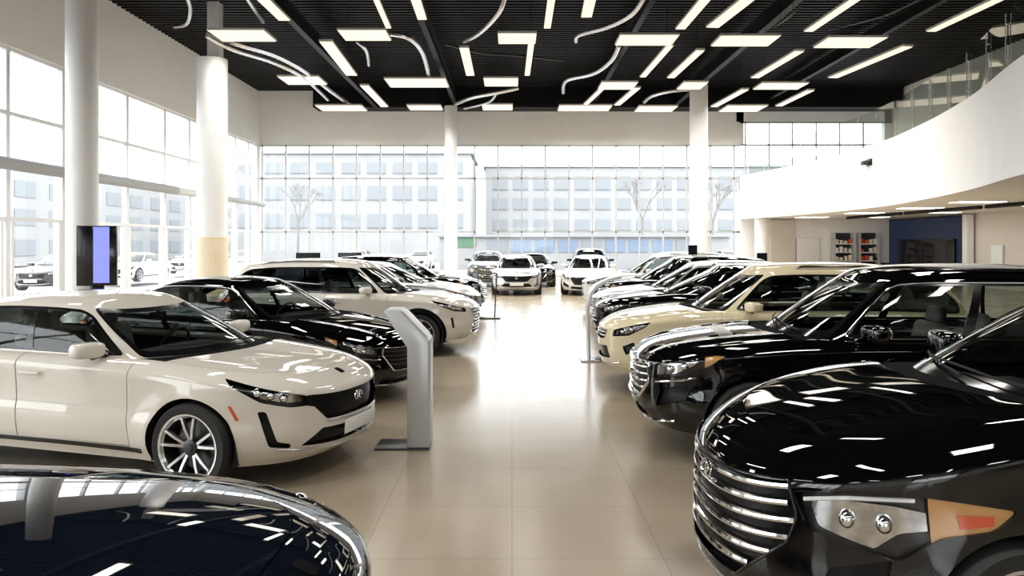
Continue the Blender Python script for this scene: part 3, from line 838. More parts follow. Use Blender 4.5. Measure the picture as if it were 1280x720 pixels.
    for (sx_, sy_) in ((-.25, .37), (-.25, -.37), (-1.15, .37), (-1.15, -.37)):
        se = MB(); Rt = Matrix.Rotation(-.25, 3, 'Y')
        se.rbox((sx_ + .1, sy_, .50 + dz), (.5, .50, .16), .05)
        se.rbox((sx_ - .19, sy_, .82 + dz), (.14, .50, .62), .06, 4, Rt)
        se.rbox((sx_ - .30, sy_, 1.19 + dz), (.10, .27, .17), .045, 4, Rt)
        se.build('car_seat', M['leather'], root)
    sw = MB(); Rt = Matrix.Rotation(.45, 3, 'Y'); c = Vector((.28, .37, .93 + dz))
    sw.tube([c + Rt @ Vector((0, math.cos(a_) * .185, math.sin(a_) * .185)) for a_ in np.linspace(0, 2 * PI, 32)], .014, seg=8, caps=False)
    sw.tube([c + Rt @ Vector((0, -.18, 0)), c + Rt @ Vector((0, .18, 0))], .016, seg=6); sw.tube([c, c + Vector((.25, 0, -.08))], .03, seg=8)
    sw.build('steering_wheel', M['interior'], root)
    rvm = MB(); q = S.gh(np.array([0.]), np.array([Ht - .06]))[0]; rvm.rbox((q[0] - .07, 0, q[2] - .05), (.02, .22, .06), .012); rvm.build('rear_view_mirror', M['gloss_black'], root)
    hl = MB(); patch(hl, S.rooff, [S.roof_ring(-.1)], [], h=.2, off=-.06, flip=False); hl.custom = False; hl.build('headliner', M['leather'], root)
    # roof rails
    if look.get('rails'):
        for sg in (1, -1):
            rl = MB(); pts = [S.gh(np.array([sg * u_]), np.array([Ht + .05]))[0] + np.array([0, 0, .025 if 0 < i_ < 15 else -.005]) for i_, u_ in enumerate(np.linspace(S.u_at(.3), S.u_at(-1.8), 17))]
            rl.tube(pts, .014, seg=8); rl.build('roof_rail', M[look['rails']], root)
    # ---- wheels
    t, r, h, d = make_wheel(rw, wheel, None)
    proto = None; tr = p.get('track', W - .125)
    for i, (xw, sg) in enumerate(((p['wf'], 1), (p['wf'], -1), (p['wr'], 1), (p['wr'], -1))):
        if proto is None:
            proto = t.build('wheel', M['tire'], root)
            r.build('rim', [M[look.get('alloy', 'alloy')], M['darkalloy']], proto, sharp=30)
            h.build('hub_cap', M['darkalloy'], proto); d.build('brake_disc', M['steel'], proto); wo = proto
        else:
            wo = copy_tree(proto, root)
        wo.location = (xw, sg * tr, rw)
        wo.rotation_euler = (0, 0, 0 if sg > 0 else PI)
    return root

def place(o, nose_x, nose_y, deg, xf, scale=1.0, sz=None):
    a = math.radians(deg)
    o.scale = (scale, scale, sz or scale)
    o.location = (nose_x - math.cos(a) * xf * scale, nose_y - math.sin(a) * xf * scale, 0)
    o.rotation_euler = (0, 0, a)
    return o
# ------------------------------------------------------------------ the looks of the different cars
RIDGE = [(.66, .48, .007, .14)]
SED_A = dict(SEDAN, ridge=RIDGE, ring=[(-2.45, .86), (-1.6, .93), (0, .91), (1.0, .87), (1.7, .82), (2.2, .755), (2.45, .715)],
             top=[(-2.45, 1.00), (-2.0, 1.06), (-1.0, 1.05), (1.0, 1.02), (1.35, .99), (1.9, .925), (2.25, .86), (2.45, .80)])
SED_G = dict(SED_A, xf=2.85, wf=1.75, crown=.105, ridge=[], ring=[(-2.45, .86), (-1.6, .93), (0, .91), (1.0, .91), (1.8, .89), (2.45, .82), (2.85, .74)],
             top=[(-2.45, 1.00), (-2.0, 1.06), (-1.0, 1.05), (1.0, 1.03), (1.5, 1.015), (2.1, .975), (2.5, .915), (2.85, .84)], nf=2.6, hood_x=1.10)
LOOK_A = dict(lamp=[(.545, -.085), (.56, -.012), (.80, .030), (1.22, .105), (1.12, .02), (.92, -.075), (.70, -.10)],
              grille=[(-.537, -.006), (.537, -.006), (.522, -.09), (.40, -.205), (-.40, -.205), (-.522, -.09)],
              low=[[(-.44, -.27), (.44, -.27), (.62, -.40), (-.62, -.40)], [(.88, -.14), (.945, -.145), (.86, -.41), (.70, -.415), (.70, -.38), (.80, -.365)]],
              plate=(-.29, .50, .115), badge=(0, -.075), badge_kind='oval', marker=[(1.85, .68), (1.872, .68), (1.93, .57), (1.908, .57)],
              lamp_cores=[(.30, .5), (.45, .5), (.60, .45)], dlo_trim='gloss_black', amber=[])
LOOK_A['lines'] = [('chrome_grille_lip', 'satin', [(-.40, -.222), (.40, -.222)], .007), ('bumper_lip', 'satin', [(-.80, -.425), (0, -.44), (.80, -.425)], .008)]
LOOK_A['extras'] = [('grille_end', 'gloss_black', [(.50, -.004), (.575, -.008), (.575, -.088), (.50, -.10)], .003), ('hood_badge', 'dark_plastic', [(-.035, .12), (.035, .12), (.03, .155), (-.03, .155)], .004)]

SED_B = dict(SEDAN, crown=.045, ridge=[(.72, .55, .008, .20)], xf=2.50, ring=[(-2.45, .98), (-1.6, 1.04), (0, 1.02), (1.0, 1.0), (1.7, .935), (2.2, .84), (2.5, .775)],
             top=[(-2.45, 1.08), (-2.0, 1.14), (-1.0, 1.15), (1.0, 1.145), (1.35, 1.125), (1.9, 1.04), (2.25, .95), (2.5, .865)], zb=.20, af=.98, nf=2.35,
             zroof=[(-1.1, 1.46), (-.5, 1.505), (0, 1.50), (.4, 1.445)], rtop=[(-1.2, 1.51), (-.4, 1.575), (0, 1.57), (.45, 1.50)], dz=.08)
LOOK_B = dict(lamp=[(.68, -.14), (.62, -.01), (.85, -.005), (1.15, -.055), (1.50, -.145), (1.40, -.20), (1.20, -.20), (1.04, -.27)],
              grille=[(-.60, .035), (.60, .035), (.645, -.10), (.60, -.20), (.30, -.39), (-.30, -.39), (-.60, -.20), (-.645, -.10)],
              bars=[(v, .0135) for v in (.0, -.065, -.13, -.195, -.26, -.325)], bar_curve=.03, bar_mat='chrome',
              low=[[(.78, -.28), (1.02, -.26), (.98, -.40), (.70, -.42)]], badge=(0, -.03), badge_kind='oval', surround=.006, surround_mat='gloss_black',
              lamp_cores=[(.25, .45), (.42, .5)], amber=[([(1.17, -.3), (1.56, -.3), (1.56, .2), (1.13, .2)], 'amber'), ([(1.27, -.178), (1.40, -.182), (1.40, -.15), (1.26, -.13)], 'red')], refl_u=.62, refl_du=-.10,
              dlo_chrome=True, drl=[(.67, -.035), (.84, -.03), (1.1, -.06)])
LOOK_B['lines'] = [('bumper_lip', 'satin', [(-.9, -.45), (0, -.46), (.9, -.45)], .007)]

SUV_C = dict(SUV, ridge=[(.64, .45, .02, .08)])
LOOK_C = dict(lamp=[(.60, -.115), (.60, -.01), (.85, .03), (1.20, .07), (1.30, .045), (1.18, -.04), (.92, -.12)],
              grille=[(-.56, .01), (.56, .01), (.56, -.16), (.40, -.30), (-.40, -.30), (-.56, -.16)],
              bars=[(v, .012) for v in (-.03, -.09, -.15, -.21, -.27)], surround=.014, low=[[(.72, -.20), (1.0, -.19), (.96, -.32), (.66, -.36)], [(-.45, -.36), (.45, -.36), (.5, -.46), (-.5, -.46)]],
              badge=(0, -.12), amber=[([(1.12, -.2), (1.4, -.2), (1.4, .2), (1.12, .2)], 'amber')], refl_u=.7, refl_du=-.08, cladding=False, dlo_chrome=True,
              lamp_cores=[(.3, .5), (.5, .5)], rails='gloss_black')
LOOK_C['lines'] = [('chrome_lower_lip', 'chrome', [(-.85, -.49), (0, -.50), (.85, -.49)], .012), ('chrome_brow', 'chrome', [(.66, -.15), (.95, -.145), (1.05, -.13)], .009)]

SUV_D = dict(SUV, W=.93, ridge=RIDGE)   # white crossover
LOOK_D = dict(lamp=[(.62, -.07), (.64, .0), (.9, .03), (1.32, .085), (1.18, -.02), (.9, -.085)],
              grille=[(-.50, .01), (.50, .01), (.34, -.16), (.46, -.42), (-.46, -.42), (-.34, -.16)],
              bars=[(v, .006) for v in np.arange(-.04, -.41, -.055)], surround=.010, low=[[(.90, -.20), (.95, -.20), (.92, -.38), (.88, -.38)]],
              badge=(0, -.12), badge_kind='round', cladding=True, rails='satin', sill=.05, privacy=True, lamp_cores=[(.3, .5), (.5, .5)], handle='chrome')
LOOK_D['lines'] = [('bumper_lip', 'satin', [(-.8, -.47), (0, -.48), (.8, -.47)], .012)]

LOOK_E = dict(lamp=[(.62, -.10), (.64, -.02), (.9, .02), (1.20, .05), (1.12, -.03), (.9, -.11)],   # ivory crossover
              grille=[(-.50, -.01), (.50, -.01), (.42, -.13), (-.42, -.13)], bars=[(-.04, .008), (-.09, .008)], bar_mat='satin',
              low=[[(.80, -.24), (.97, -.20), (.99, -.30), (.86, -.36)], [(-.5, -.22), (.5, -.22), (.58, -.38), (-.58, -.38)]],
              badge=(0, -.06), badge_kind='round', rails='gloss_black', lamp_cores=[(.3, .5), (.55, .5)], handle='paint_ivory')
LOOK_E['lines'] = [('bumper_lip', 'satin', [(-.75, -.45), (0, -.46), (.75, -.45)], .010)]

LOOK_F = dict(LOOK_B, lamp=[(.58, -.10), (.58, -.02), (.85, .03), (1.24, .08), (1.12, .0), (.9, -.10)], badge_kind='wing', badge=(0, .02),
              grille=[(-.50, .01), (.50, .01), (.52, -.08), (.36, -.26), (-.36, -.26), (-.52, -.08)], bars=[(v, .006) for v in (-.04, -.09, -.14, -.19)], bar_mat='darkalloy', surround=.007, surround_mat='chrome',
              low=[[(.62, -.30), (.98, -.22), (.96, -.36), (.62, -.40)], [(-.5, -.33), (.5, -.33), (.55, -.42), (-.55, -.42)]],
              amber=[([(1.06, -.1), (1.3, -.1), (1.3, .2), (1.06, .2)], 'amber')], drl=None)
LOOK_F['lines'] = [('chrome_brow', 'chrome', [(.54, -.13), (.9, -.13), (1.04, -.10)], .008), ('bumper_lip', 'chrome', [(-.8, -.43), (0, -.44), (.8, -.43)], .008)]
# ------------------------------------------------------------------ the hall
ORD = ['first', 'second', 'third', 'fourth', 'fifth', 'sixth', 'seventh', 'eighth', 'ninth', 'tenth', 'eleventh', 'twelfth']
XL, XR, YB, YF, ZC = -13.6, 20.5, 41.0, -12.0, 10.1
def st(mb, name, m, parent=None, **k):
    o = mb.build(name, m, parent, **k)
    if parent is None: o['kind'] = 'structure'
    return o

f = MB(); f.box(((XL + XR) / 2, (YB + YF) / 2, -.05), (XR - XL + .6, YB - YF + .6, .10)); st(f, 'floor', M['floor'])
g = MB(); g.box((0, 40, -.25), (400, 400, .06)); st(g, 'ground', M['asphalt'])

# corrugated black deck
c = MB(); n = int((YB - YF) / .30); prof = []
for i in range(n):
    y = YF + i * .30
    prof += [(y, ZC + .11), (y + .05, ZC), (y + .17, ZC), (y + .22, ZC + .11)]
prof.append((YB + .3, ZC + .06))
vs = [(XL - .2, y, z) for y, z in prof] + [(XR + .2, y, z) for y, z in prof]; k = len(prof)
c.add(vs, [(i, i + 1, k + i + 1, k + i) for i in range(k - 1)], smooth=False)
c.box(((XL + XR) / 2, (YB + YF) / 2, ZC + .3), (XR - XL + .6, YB - YF + .6, .2))
st(c, 'ceiling', M['deck'])

# left wall with its glazed bays
GT, GB = 7.25, .12
BAYS = [(-11.0, -1.2), (0.4, 10.0), (12.4, 23.2), (24.2, 33.2), (35.2, 40.8)]
wl = MB(); wl.box((XL - .2, (YB + YF) / 2, (GT + ZC) / 2 + .1), (.4, YB - YF + .4, ZC - GT + .2))
wl.box((XL - .2, (YB + YF) / 2, GB / 2), (.4, YB - YF + .4, GB))
ys = [YF] + [q for b_ in BAYS for q in b_] + [YB + .2]
for i in range(0, len(ys), 2):
    wl.box((XL - .2, (ys[i] + ys[i + 1]) / 2, (GT + GB) / 2), (.4, ys[i + 1] - ys[i], GT - GB))
st(wl, 'wall_left', M['wall'])
MULL = {2: [12.4, 14.8, 17.6, 20.6, 23.2], 3: [24.2, 27.0, 29.9, 32.2, 33.2], 4: [35.2, 37.6, 39.4, 40.8]}
wn = 0
def pane(parent, c, d, name='window_pane', m='window_glass'):
    p = MB(); x, y, z = c; a, b_, h = d[0] / 2, d[1] / 2, d[2] / 2
    if a > b_: p.add([(x - a, y, z - h), (x + a, y, z - h), (x + a, y, z + h), (x - a, y, z + h)], [(0, 1, 2, 3)], smooth=False)
    else: p.add([(x, y - b_, z - h), (x, y + b_, z - h), (x, y + b_, z + h), (x, y - b_, z + h)], [(0, 1, 2, 3)], smooth=False)
    return p.build(name, M[m], parent)
for bi, (y0, y1) in enumerate(BAYS):
    wn += 1
    fr = MB(); X = XL - .12; mm = MULL.get(bi) or list(np.linspace(y0, y1, 5))
    for i, y in enumerate(mm):
        wdt = .16 if 0 < i < len(mm) - 1 else .12
        fr.box((X, min(max(y, y0 + .06), y1 - .06), (GT + GB) / 2), (.14, wdt, GT - GB))
    for z in (GT - .05, 5.45, 2.57, GB + .05): fr.box((X, (y0 + y1) / 2, z), (.12, y1 - y0, .10))
    # door-height frames inside the lower lights
    for i in range(len(mm) - 1):
        a, b2 = mm[i], mm[i + 1]
        if b2 - a > 1.6:
            fr.box((X, a + .22, 1.3), (.10, .10, 2.4)); fr.box((X, b2 - .22, 1.3), (.10, .10, 2.4))
    o = st(fr, 'window_%d' % wn, M['frame'])
    pane(o, (X - .02, (y0 + y1) / 2, (GT + GB) / 2), (.012, y1 - y0, GT - GB))

# back wall
wb = MB(); XB = 12.3
wb.box(((XL + XB) / 2 - .1, YB + .2, (GT + ZC) / 2 + .1), (XB - XL + .6, .4, ZC - GT + .2))
wb.box(((XL + XB) / 2, YB + .2, GB / 2), (XB - XL, .4, GB))
wb.box(((XB + XR) / 2, YB + .2, 2.35), (XR - XB + .4, .4, 4.7)); wb.box(((XB + XR) / 2, YB + .2, 9.4), (XR - XB + .4, .4, 1.8)); wb.box((XR - .1, YB + .2, 7), (.6, .4, 5.4))
st(wb, 'wall_back', M['wall'])
fr = MB(); Y = YB + .05; step = 1.273
x = XL + .12
while x < XB:
    fr.box((x, Y, (GT + GB) / 2), (.075, .10, GT - GB)); x += step
for z, h in ((GT - .04, .08), (5.44, .09), (2.55, .08), (GB + .05, .10)): fr.box(((XL + XB) / 2, Y, z), (XB - XL, .10, h))
wn += 1; o = st(fr, 'window_%d' % wn, M['frame_grey']); pane(o, ((XL + XB) / 2, Y + .02, (GT + GB) / 2), (XB - XL, .012, GT - GB))
fr = MB()
for x in np.arange(XB + .3, XR - .3, 1.273): fr.box((x, Y, 6.6), (.06, .10, 3.8))
for z in (4.74, 7.25, 8.46): fr.box(((XB + XR) / 2, Y, z), (XR - XB, .10, .09))
wn += 1; o = st(fr, 'window_%d' % wn, M['frame_grey']); pane(o, ((XB + XR) / 2, Y + .02, 7.05), (XR - XB, .012, 4.7))

# front wall, behind the camera, with a window added and sized for fill light
wf_ = MB(); wf_.box(((XL + XR) / 2, YF - .2, (GT + ZC) / 2 + .1), (XR - XL + .6, .4, ZC - GT + .2)); wf_.box(((XL + XR) / 2, YF - .2, .25), (XR - XL + .6, .4, .5))
wf_.box((-7.0, YF - .2, 3.9), (13.6, .4, 6.9)); wf_.box((12.9, YF - .2, 3.9), (15.6, .4, 6.9)); wf_.box((2.5, YF - .2, 5.7), (7, .4, 3.3))
st(wf_, 'wall_front', M['wall'])
fr = MB()
for x in np.arange(XL, XR, 1.4): fr.box((x, YF - .1, 3.9), (.08, .12, 6.8))
for z in (2.55, 5.45): fr.box(((XL + XR) / 2, YF - .1, z), (XR - XL, .10, .09))
wn += 1; o = st(fr, 'window_%d' % wn, M['frame_grey']); pane(o, ((XL + XR) / 2, YF - .12, 3.9), (XR - XL, .012, 6.8))

# right wall
wr_ = MB(); wr_.box((XR + .2, (YB + YF) / 2, ZC / 2 + .1), (.4, YB - YF + .4, ZC + .2)); st(wr_, 'wall_right', M['wall_warm'])

# balcony: curved white parapet, slab, upper floor
BX = pchip([(-12, 8.7), (8, 8.75), (11.5, 9.05), (14.9, 10.0), (19, 11.45), (23.4, 12.6), (27, 13.25), (30, 13.5), (35, 13.2), (41, 12.3)])
zb0, zb1 = 3.24, 5.57
by = np.linspace(YF, YB, 90); bx_ = BX(by)
b = MB(); T = .28
def strip(mb, x0, x1, z0, z1, mi=0):
    vs = []
    for i in range(len(by)):
        vs += [(x0[i], by[i], z0), (x1[i], by[i], z0), (x1[i], by[i], z1), (x0[i], by[i], z1)]
    k = len(by)
    mb.add(vs, [(i * 4 + j, i * 4 + (j + 1) % 4, (i + 1) * 4 + (j + 1) % 4, (i + 1) * 4 + j) for i in range(k - 1) for j in range(4)] + [(0, 1, 2, 3), tuple(4 * (k - 1) + j for j in (3, 2, 1, 0))], mi=mi)
strip(b, bx_, bx_ + T, zb0, zb1)
st(b, 'wall_balcony', M['wall'])
b = MB(); strip(b, bx_ + T - .02, np.full(len(by), XR), zb0 + .02, zb0 + .30); st(b, 'ceiling_balcony', M['wall'])
b = MB(); strip(b, bx_ + T, np.full(len(by), XR), 4.40, 4.50); st(b, 'floor_balcony', M['wall_warm'])

# back bulkhead and beams under the deck
b = MB(); b.box((5.0, 40.35, 9.58), (30.8, 1.3, 1.06)); st(b, 'trim_1', M['beam'])
for i, (x, y0, y1, z, ww, hh) in enumerate([(-7.1, YF, 39.7, 9.05, .22, .45), (-2.95, YF, 39.7, 9.15, .20, .5), (4.3, YF, 39.7, 9.35, .20, .4), (8.6, YF, 39.7, 9.2, .24, .5), (13.5, YF, 39.7, 9.5, .22, .4)]):
    b = MB(); b.box((x, (y0 + y1) / 2, z), (ww, y1 - y0, .05)); b.box((x, (y0 + y1) / 2, z + hh), (ww, y1 - y0, .05)); b.box((x, (y0 + y1) / 2, z + hh / 2), (.05, y1 - y0, hh))
    o = b.build('beam', M['beam']); tag(o, ['black steel roof beam over the cars on the left', 'black steel roof beam running to the slim back column', 'black steel roof beam right of the middle of the hall', 'black steel roof beam above the thicker right column', 'black steel roof beam over the glass balustrade'][i], 'beam', 'long black roof beams')
for i, y in enumerate((2.0, 24.0)):
    b = MB(); b.box(((XL + XR) / 2, y, 9.9), (XR - XL, .16, .36)); o = b.build('beam', M['beam'])
    tag(o, ['black cross beam above the nearest cars', 'black cross beam spanning the middle of the ceiling'][i], 'beam', 'black cross beams')

# columns
def column(x, y, r, z1, label, box=None):
    b = MB(); b.lathe([(r, 0), (r, z1)], c=(x, y, 0), axis='Z', seg=48)
    root = b.build('column', M['column']); tag(root, label, 'column')
    k = MB(); k.lathe([(r + .03, 0), (r + .03, .12), (r, .13)], c=(x, y, 0), axis='Z', seg=48); k.build('column_base', M['satin'], root)
    return root
column(-10.75, 19.0, .37, ZC, 'white round column by the left windows, nearest the camera')
c2 = column(-10.25, 26.0, .50, 8.2, 'thick white column with birch-clad foot by the left windows')
k = MB(); k.lathe([(.515, .02), (.515, 2.12), (.50, 2.13)], c=(-10.25, 26.0, 0), axis='Z', seg=48); k.build('wooden_cladding', M['wood_clad'], c2)
k = MB(); k.box((-10.15, 26.0, 9.15), (.40, .40, 1.95)); k.build('column_head', M['column'], c2)
column(-3.2, 39.75, .33, 9.1, 'slim white column standing against the back glazing')
column(8.6, 35.0, .41, 9.2, 'thick white column before the right end of the back glazing')
column(13.0, 39.6, .35, zb0, 'short white column under the far end of the balcony')

# glass balustrade on the parapet
root = empty('glass_balustrade', (float(BX(20)) + .14, 20, zb1), label='curved glass balustrade with steel posts standing on the white balcony parapet', cat='balustrade')
def loc(p): return (p[0] - root.location.x, p[1] - root.location.y, p[2] - root.location.z)
arc = np.concatenate([[0], np.cumsum(np.hypot(np.diff(bx_), np.diff(by)))])
posts = np.arange(.5, arc[-1], 1.75)
GH = 1.32
for i, a in enumerate(posts):
    x, y = np.interp(a, arc, bx_) + .14, np.interp(a, arc, by)
    p = MB(); p.tube([loc((x - .05, y, zb1 - .3)), loc((x - .05, y, zb1 + GH - .08))], .013, seg=8)
    for zz in (.25, GH - .3): p.rbox(loc((x - .02, y, zb1 + zz)), (.05, .09, .035), .01, 2)
    p.build('post', M['satin'], root)
    if i + 1 < len(posts):
        a0, a1 = a + .06, posts[i + 1] - .06; q = MB(); vs = []
        for aa in np.linspace(a0, a1, 5):
            x, y = np.interp(aa, arc, bx_) + .14, np.interp(aa, arc, by)
            vs += [loc((x, y, zb1 + .01)), loc((x, y, zb1 + GH))]
        q.add(vs, [(i2 * 2, i2 * 2 + 2, i2 * 2 + 3, i2 * 2 + 1) for i2 in range(4)], smooth=False)
        q.build('glass_panel', M['rail_glass'], root)
# small camera on the parapet face
cx_, cy_ = float(BX(28.5)), 28.5
s = MB(); s.rbox((cx_ - .02, cy_, 4.95), (.04, .5, .26), .02); s.rbox((cx_ - .16, cy_, 4.93), (.26, .30, .16), .04); so = s.build('security_camera', M['darkalloy']); tag(so, 'small grey camera fixed to the white balcony parapet', 'camera')

# under the balcony
lights = [(14.6, 16.5), (14.8, 20.5), (15.0, 24.5), (15.3, 28.5), (15.3, 33.0), (15.0, 38.0), (18.3, 20.5), (18.3, 26.5), (18.3, 32.5), (18.0, 38.0)]
for i, (x, y) in enumerate(lights):
    m_ = MB(); m_.box((x, y, zb0 + .008), (1.5, .9, .02)); o = m_.build('ceiling_panel_light', M['light_case'])
    tag(o, 'recessed square ceiling light under the balcony, %s row, %s from the back wall' % ('outer' if i < 6 else 'inner', ['sixth', 'fifth', 'fourth', 'third', 'second', 'first', 'fourth', 'third', 'second', 'first'][i]), 'ceiling light', 'panel lights under the balcony')
    m_ = MB(); m_.box((x, y, zb0 - .006), (1.4, .8, .012)); m_.build('diffuser', M['lamp_emit2'], o)
for i, y in enumerate((24, 29.5, 35)):
    m_ = MB(); m_.tube([(16.6, y - 2.6, zb0 - .05), (16.6, y + 2.6, zb0 - .05)], .07, seg=10); o = m_.build('air_duct', M['beam'])
    tag(o, 'black duct hanging under the balcony ceiling, %s' % ['nearest stretch', 'middle stretch', 'farthest stretch'][i], 'duct')
# white and beige wall panels, display shelves in the back wall, big blue screen on the right wall
m_ = MB(); m_.rbox((14.55, YB - .10, 1.6), (1.3, .18, 3.2), .01); o = m_.build('wall_panel', M['wall_warm']); tag(o, 'beige wall panel on the back wall beside the short column', 'wall panel')
m_ = MB(); m_.rbox((15.9, YB - .12, 1.35), (1.2, .16, 1.7), .01); o = m_.build('wall_panel', M['plate']); tag(o, 'bright white board on the back wall left of the display shelves', 'wall panel')
for i, x in enumerate((17.75, 19.1)):
    o = empty('display_shelf', (x, YB - .25, 0), 0, 'white display shelf full of small goods in the back wall, %s one' % ['left', 'right'][i], 'shelf', 'display shelves in the back wall')
    for s_ in (-.5, .5): m_ = MB(); m_.box((s_, 0, 1.25), (.05, .38, 2.5)); m_.build('side_panel', M['frame_grey'], o)
    m_ = MB(); m_.box((0, .19, 1.25), (1.0, .03, 2.5)); m_.build('back_panel', M['darkalloy'], o)
    for z in (.1, .55, 1.0, 1.45, 1.9): q = MB(); q.box((0, 0, z), (.94, .35, .04)); q.build('shelf_board', M['frame'], o)
    for z in (.12, .57, 1.02, 1.47, 1.92):
        for j in range(4):
            q = MB(); hh = random.uniform(.14, .30); q.rbox((x - .36 + j * .24, YB - .27, z + hh / 2), (.15, .16, hh), .02)
            mk, cn = random.choice([('plate', 'white'), ('wall_warm', 'beige'), ('red', 'red'), ('beam', 'black'), ('wood_clad', 'cream')])
            bo = q.build('boxed_accessory', M[mk]); tag(bo, 'small %s box, %s from the left on the %s board of the %s display shelf' % (cn, ORD[j], ORD[int(round((z - .12) / .45))], ['left', 'right'][i]), 'box', 'goods on the %s display shelf' % ['left', 'right'][i])
M['screen_blue'] = mat('blue_screen', (.005, .010, .026), rough=.6, emit=(.02, .04, .10), es=.12)
m_ = MB(); m_.box((XR - .10, 37.5, 1.62), (.16, 6.9, 3.16)); o = m_.build('video_wall', M['beam']); tag(o, 'large dark blue video wall under the balcony on the right', 'screen')
m_ = MB(); m_.box((XR - .19, 37.5, 1.65), (.02, 6.7, 3.0)); m_.build('screen', M['screen_blue'], o)
m_ = MB(); m_.rbox((XR - .26, 37.2, 1.08), (.16, 5.0, 2.12), .02); m_.build('lower_panel', M['screen_off'], o)
m_ = MB(); m_.box((XR - .25, 33.75, 1.6), (.3, .35, 3.2)); o = m_.build('pilaster', M['wall']); tag(o, 'white pilaster beside the blue video wall', 'pilaster')
m_ = MB(); m_.rbox((XR - .06, 32.0, 1.1), (.10, .75, 1.5), .02); o = m_.build('wall_cabinet', M['frame']); tag(o, 'pale cabinet on the beige wall right of the video wall', 'cabinet')

# roller blinds on the left windows
for i, (y0, y1, r, mk, lb) in enumerate([(12.5, 23.5, .17, 'blind', 'grey rolled-up blind across the left window nearest the camera'), (24.2, 30.2, .17, 'blind', 'dark grey rolled-up blind across the middle left window'), (30.2, 33.5, .16, 'blind_lt', 'pale grey end of rolled-up blind on the middle left window'), (35.0, 40.8, .13, 'blind', 'thin grey rolled-up blind in the far left corner')]):
    m_ = MB(); m_.tube([(XL + .24, y0, 4.02), (XL + .24, y1, 4.02)], r, seg=20); o = m_.build('roller_blind', M[mk]); tag(o, lb, 'blind')
    m_ = MB()
    for y in (y0 + .1, y1 - .1): m_.box((XL + .10, y, 4.02), (.26, .05, .14))
    m_.build('bracket', M['frame'], o)

# ------------------------------------------------------------------ ceiling lights (hanging rectangular fittings)
ZL = 8.6
def w_at(px, py, z): Z = FPX * (z - CAM_H) / (HOR - py); return ((px - 640) * Z / FPX, Z)
LT = []
for (x0, x1, y0, y1) in [(258, 330, 38, 52), (421, 482, 38, 51), (346, 398, 96, 106), (393, 452, 132, 139), (479, 557, 98, 110), (508, 551, 132, 138), (622, 671, 42, 55), (604, 648, 98, 108),
                          (602, 641, 131, 138), (775, 850, 44, 57), (752, 798, 103, 112), (699, 766, 132, 139), (901, 977, 45, 58), (1036, 1111, 47, 60), (953, 1012, 104, 112), (855, 886, 103, 112), (799, 848, 133, 140), (910, 961, 132, 140)]:
    xa, Y0 = w_at(x0, y0, ZL); xb, _ = w_at(x1, y0, ZL); _, Y1 = w_at(x0, y1, ZL)
    LT.append(('wide', (xa + xb) / 2, (Y0 + Y1) / 2, xb - xa, min(abs(Y1 - Y0), 1.7), (x0 + x1) / 2))
for (x0, y0, x1, y1, wp) in [(327, -2, 356, 26, 15), (407, 52, 440, 95, 15), (455, 107, 481, 134, 10), (468, -5, 486, 36, 7), (518, -5, 528, 25, 12), (580, 60, 588, 95, 11), (690, -5, 684, 36, 9), (739, -5, 733, 22, 14), (664, 55, 659, 95, 7), (884, -3, 850, 37, 13),
                              (937, -2, 890, 35, 17), (838, 57, 803, 97, 8), (876, 63, 838, 98, 10), (1072, -2, 1010, 40, 12), (1000, 64, 943, 98, 11), (932, 112, 892, 134, 9), (1014, 113, 973, 133, 9), (797, 110, 771, 132, 8), (752, 112, 732, 131, 6), (1250, -1, 1163, 40, 13), (1136, 58, 1040, 98, 13)]:
    if y0 < 0: xn = x0; 
    xa, Ya = w_at(x0, y0, ZL); xb, Yb = w_at(x1, y1, ZL); Z = (Ya + Yb) / 2
    LT.append(('long', (xa + xb) / 2, Z, wp * Z / FPX, Yb - Ya, (x0 + x1) / 2, math.atan2(-(xb - xa), Yb - Ya)))
# the part of the hall above and behind the camera carries on in the same rhythm
for i, y in enumerate((-8, -3, 2.0, 7.0, 12.0, 17.0)):
    for j, x in enumerate((-9.5, -5.5, -1.2, 3.0, 7.2)):
        if (i + 2 * j) % 4 == 0: LT.append(('wide', x + .6, y, 1.9, 1.2, None))
        elif (i + 2 * j) % 4 == 2: LT.append(('long', x, y, .34, 3.6, None, 0))
ORD = ['first', 'second', 'third', 'fourth', 'fifth', 'sixth', 'seventh', 'eighth', 'ninth', 'tenth', 'eleventh', 'twelfth']
def light_row(t): return 'front' if t[2] < 27.5 else 'middle' if t[2] < 34.5 else 'rear'
def light_label(t):
    kd = 'long narrow' if t[0] == 'long' else 'wide rectangular'
    if t[5] is None: return kd + ' cream ceiling light hanging over the nearest cars'
    mates = sorted(u[5] for u in LT if u[5] is not None and u[0] == t[0] and light_row(u) == light_row(t))
    return '%s cream ceiling light, %s from the left among those of the %s ceiling' % (kd, ORD[mates.index(t[5])], light_row(t))
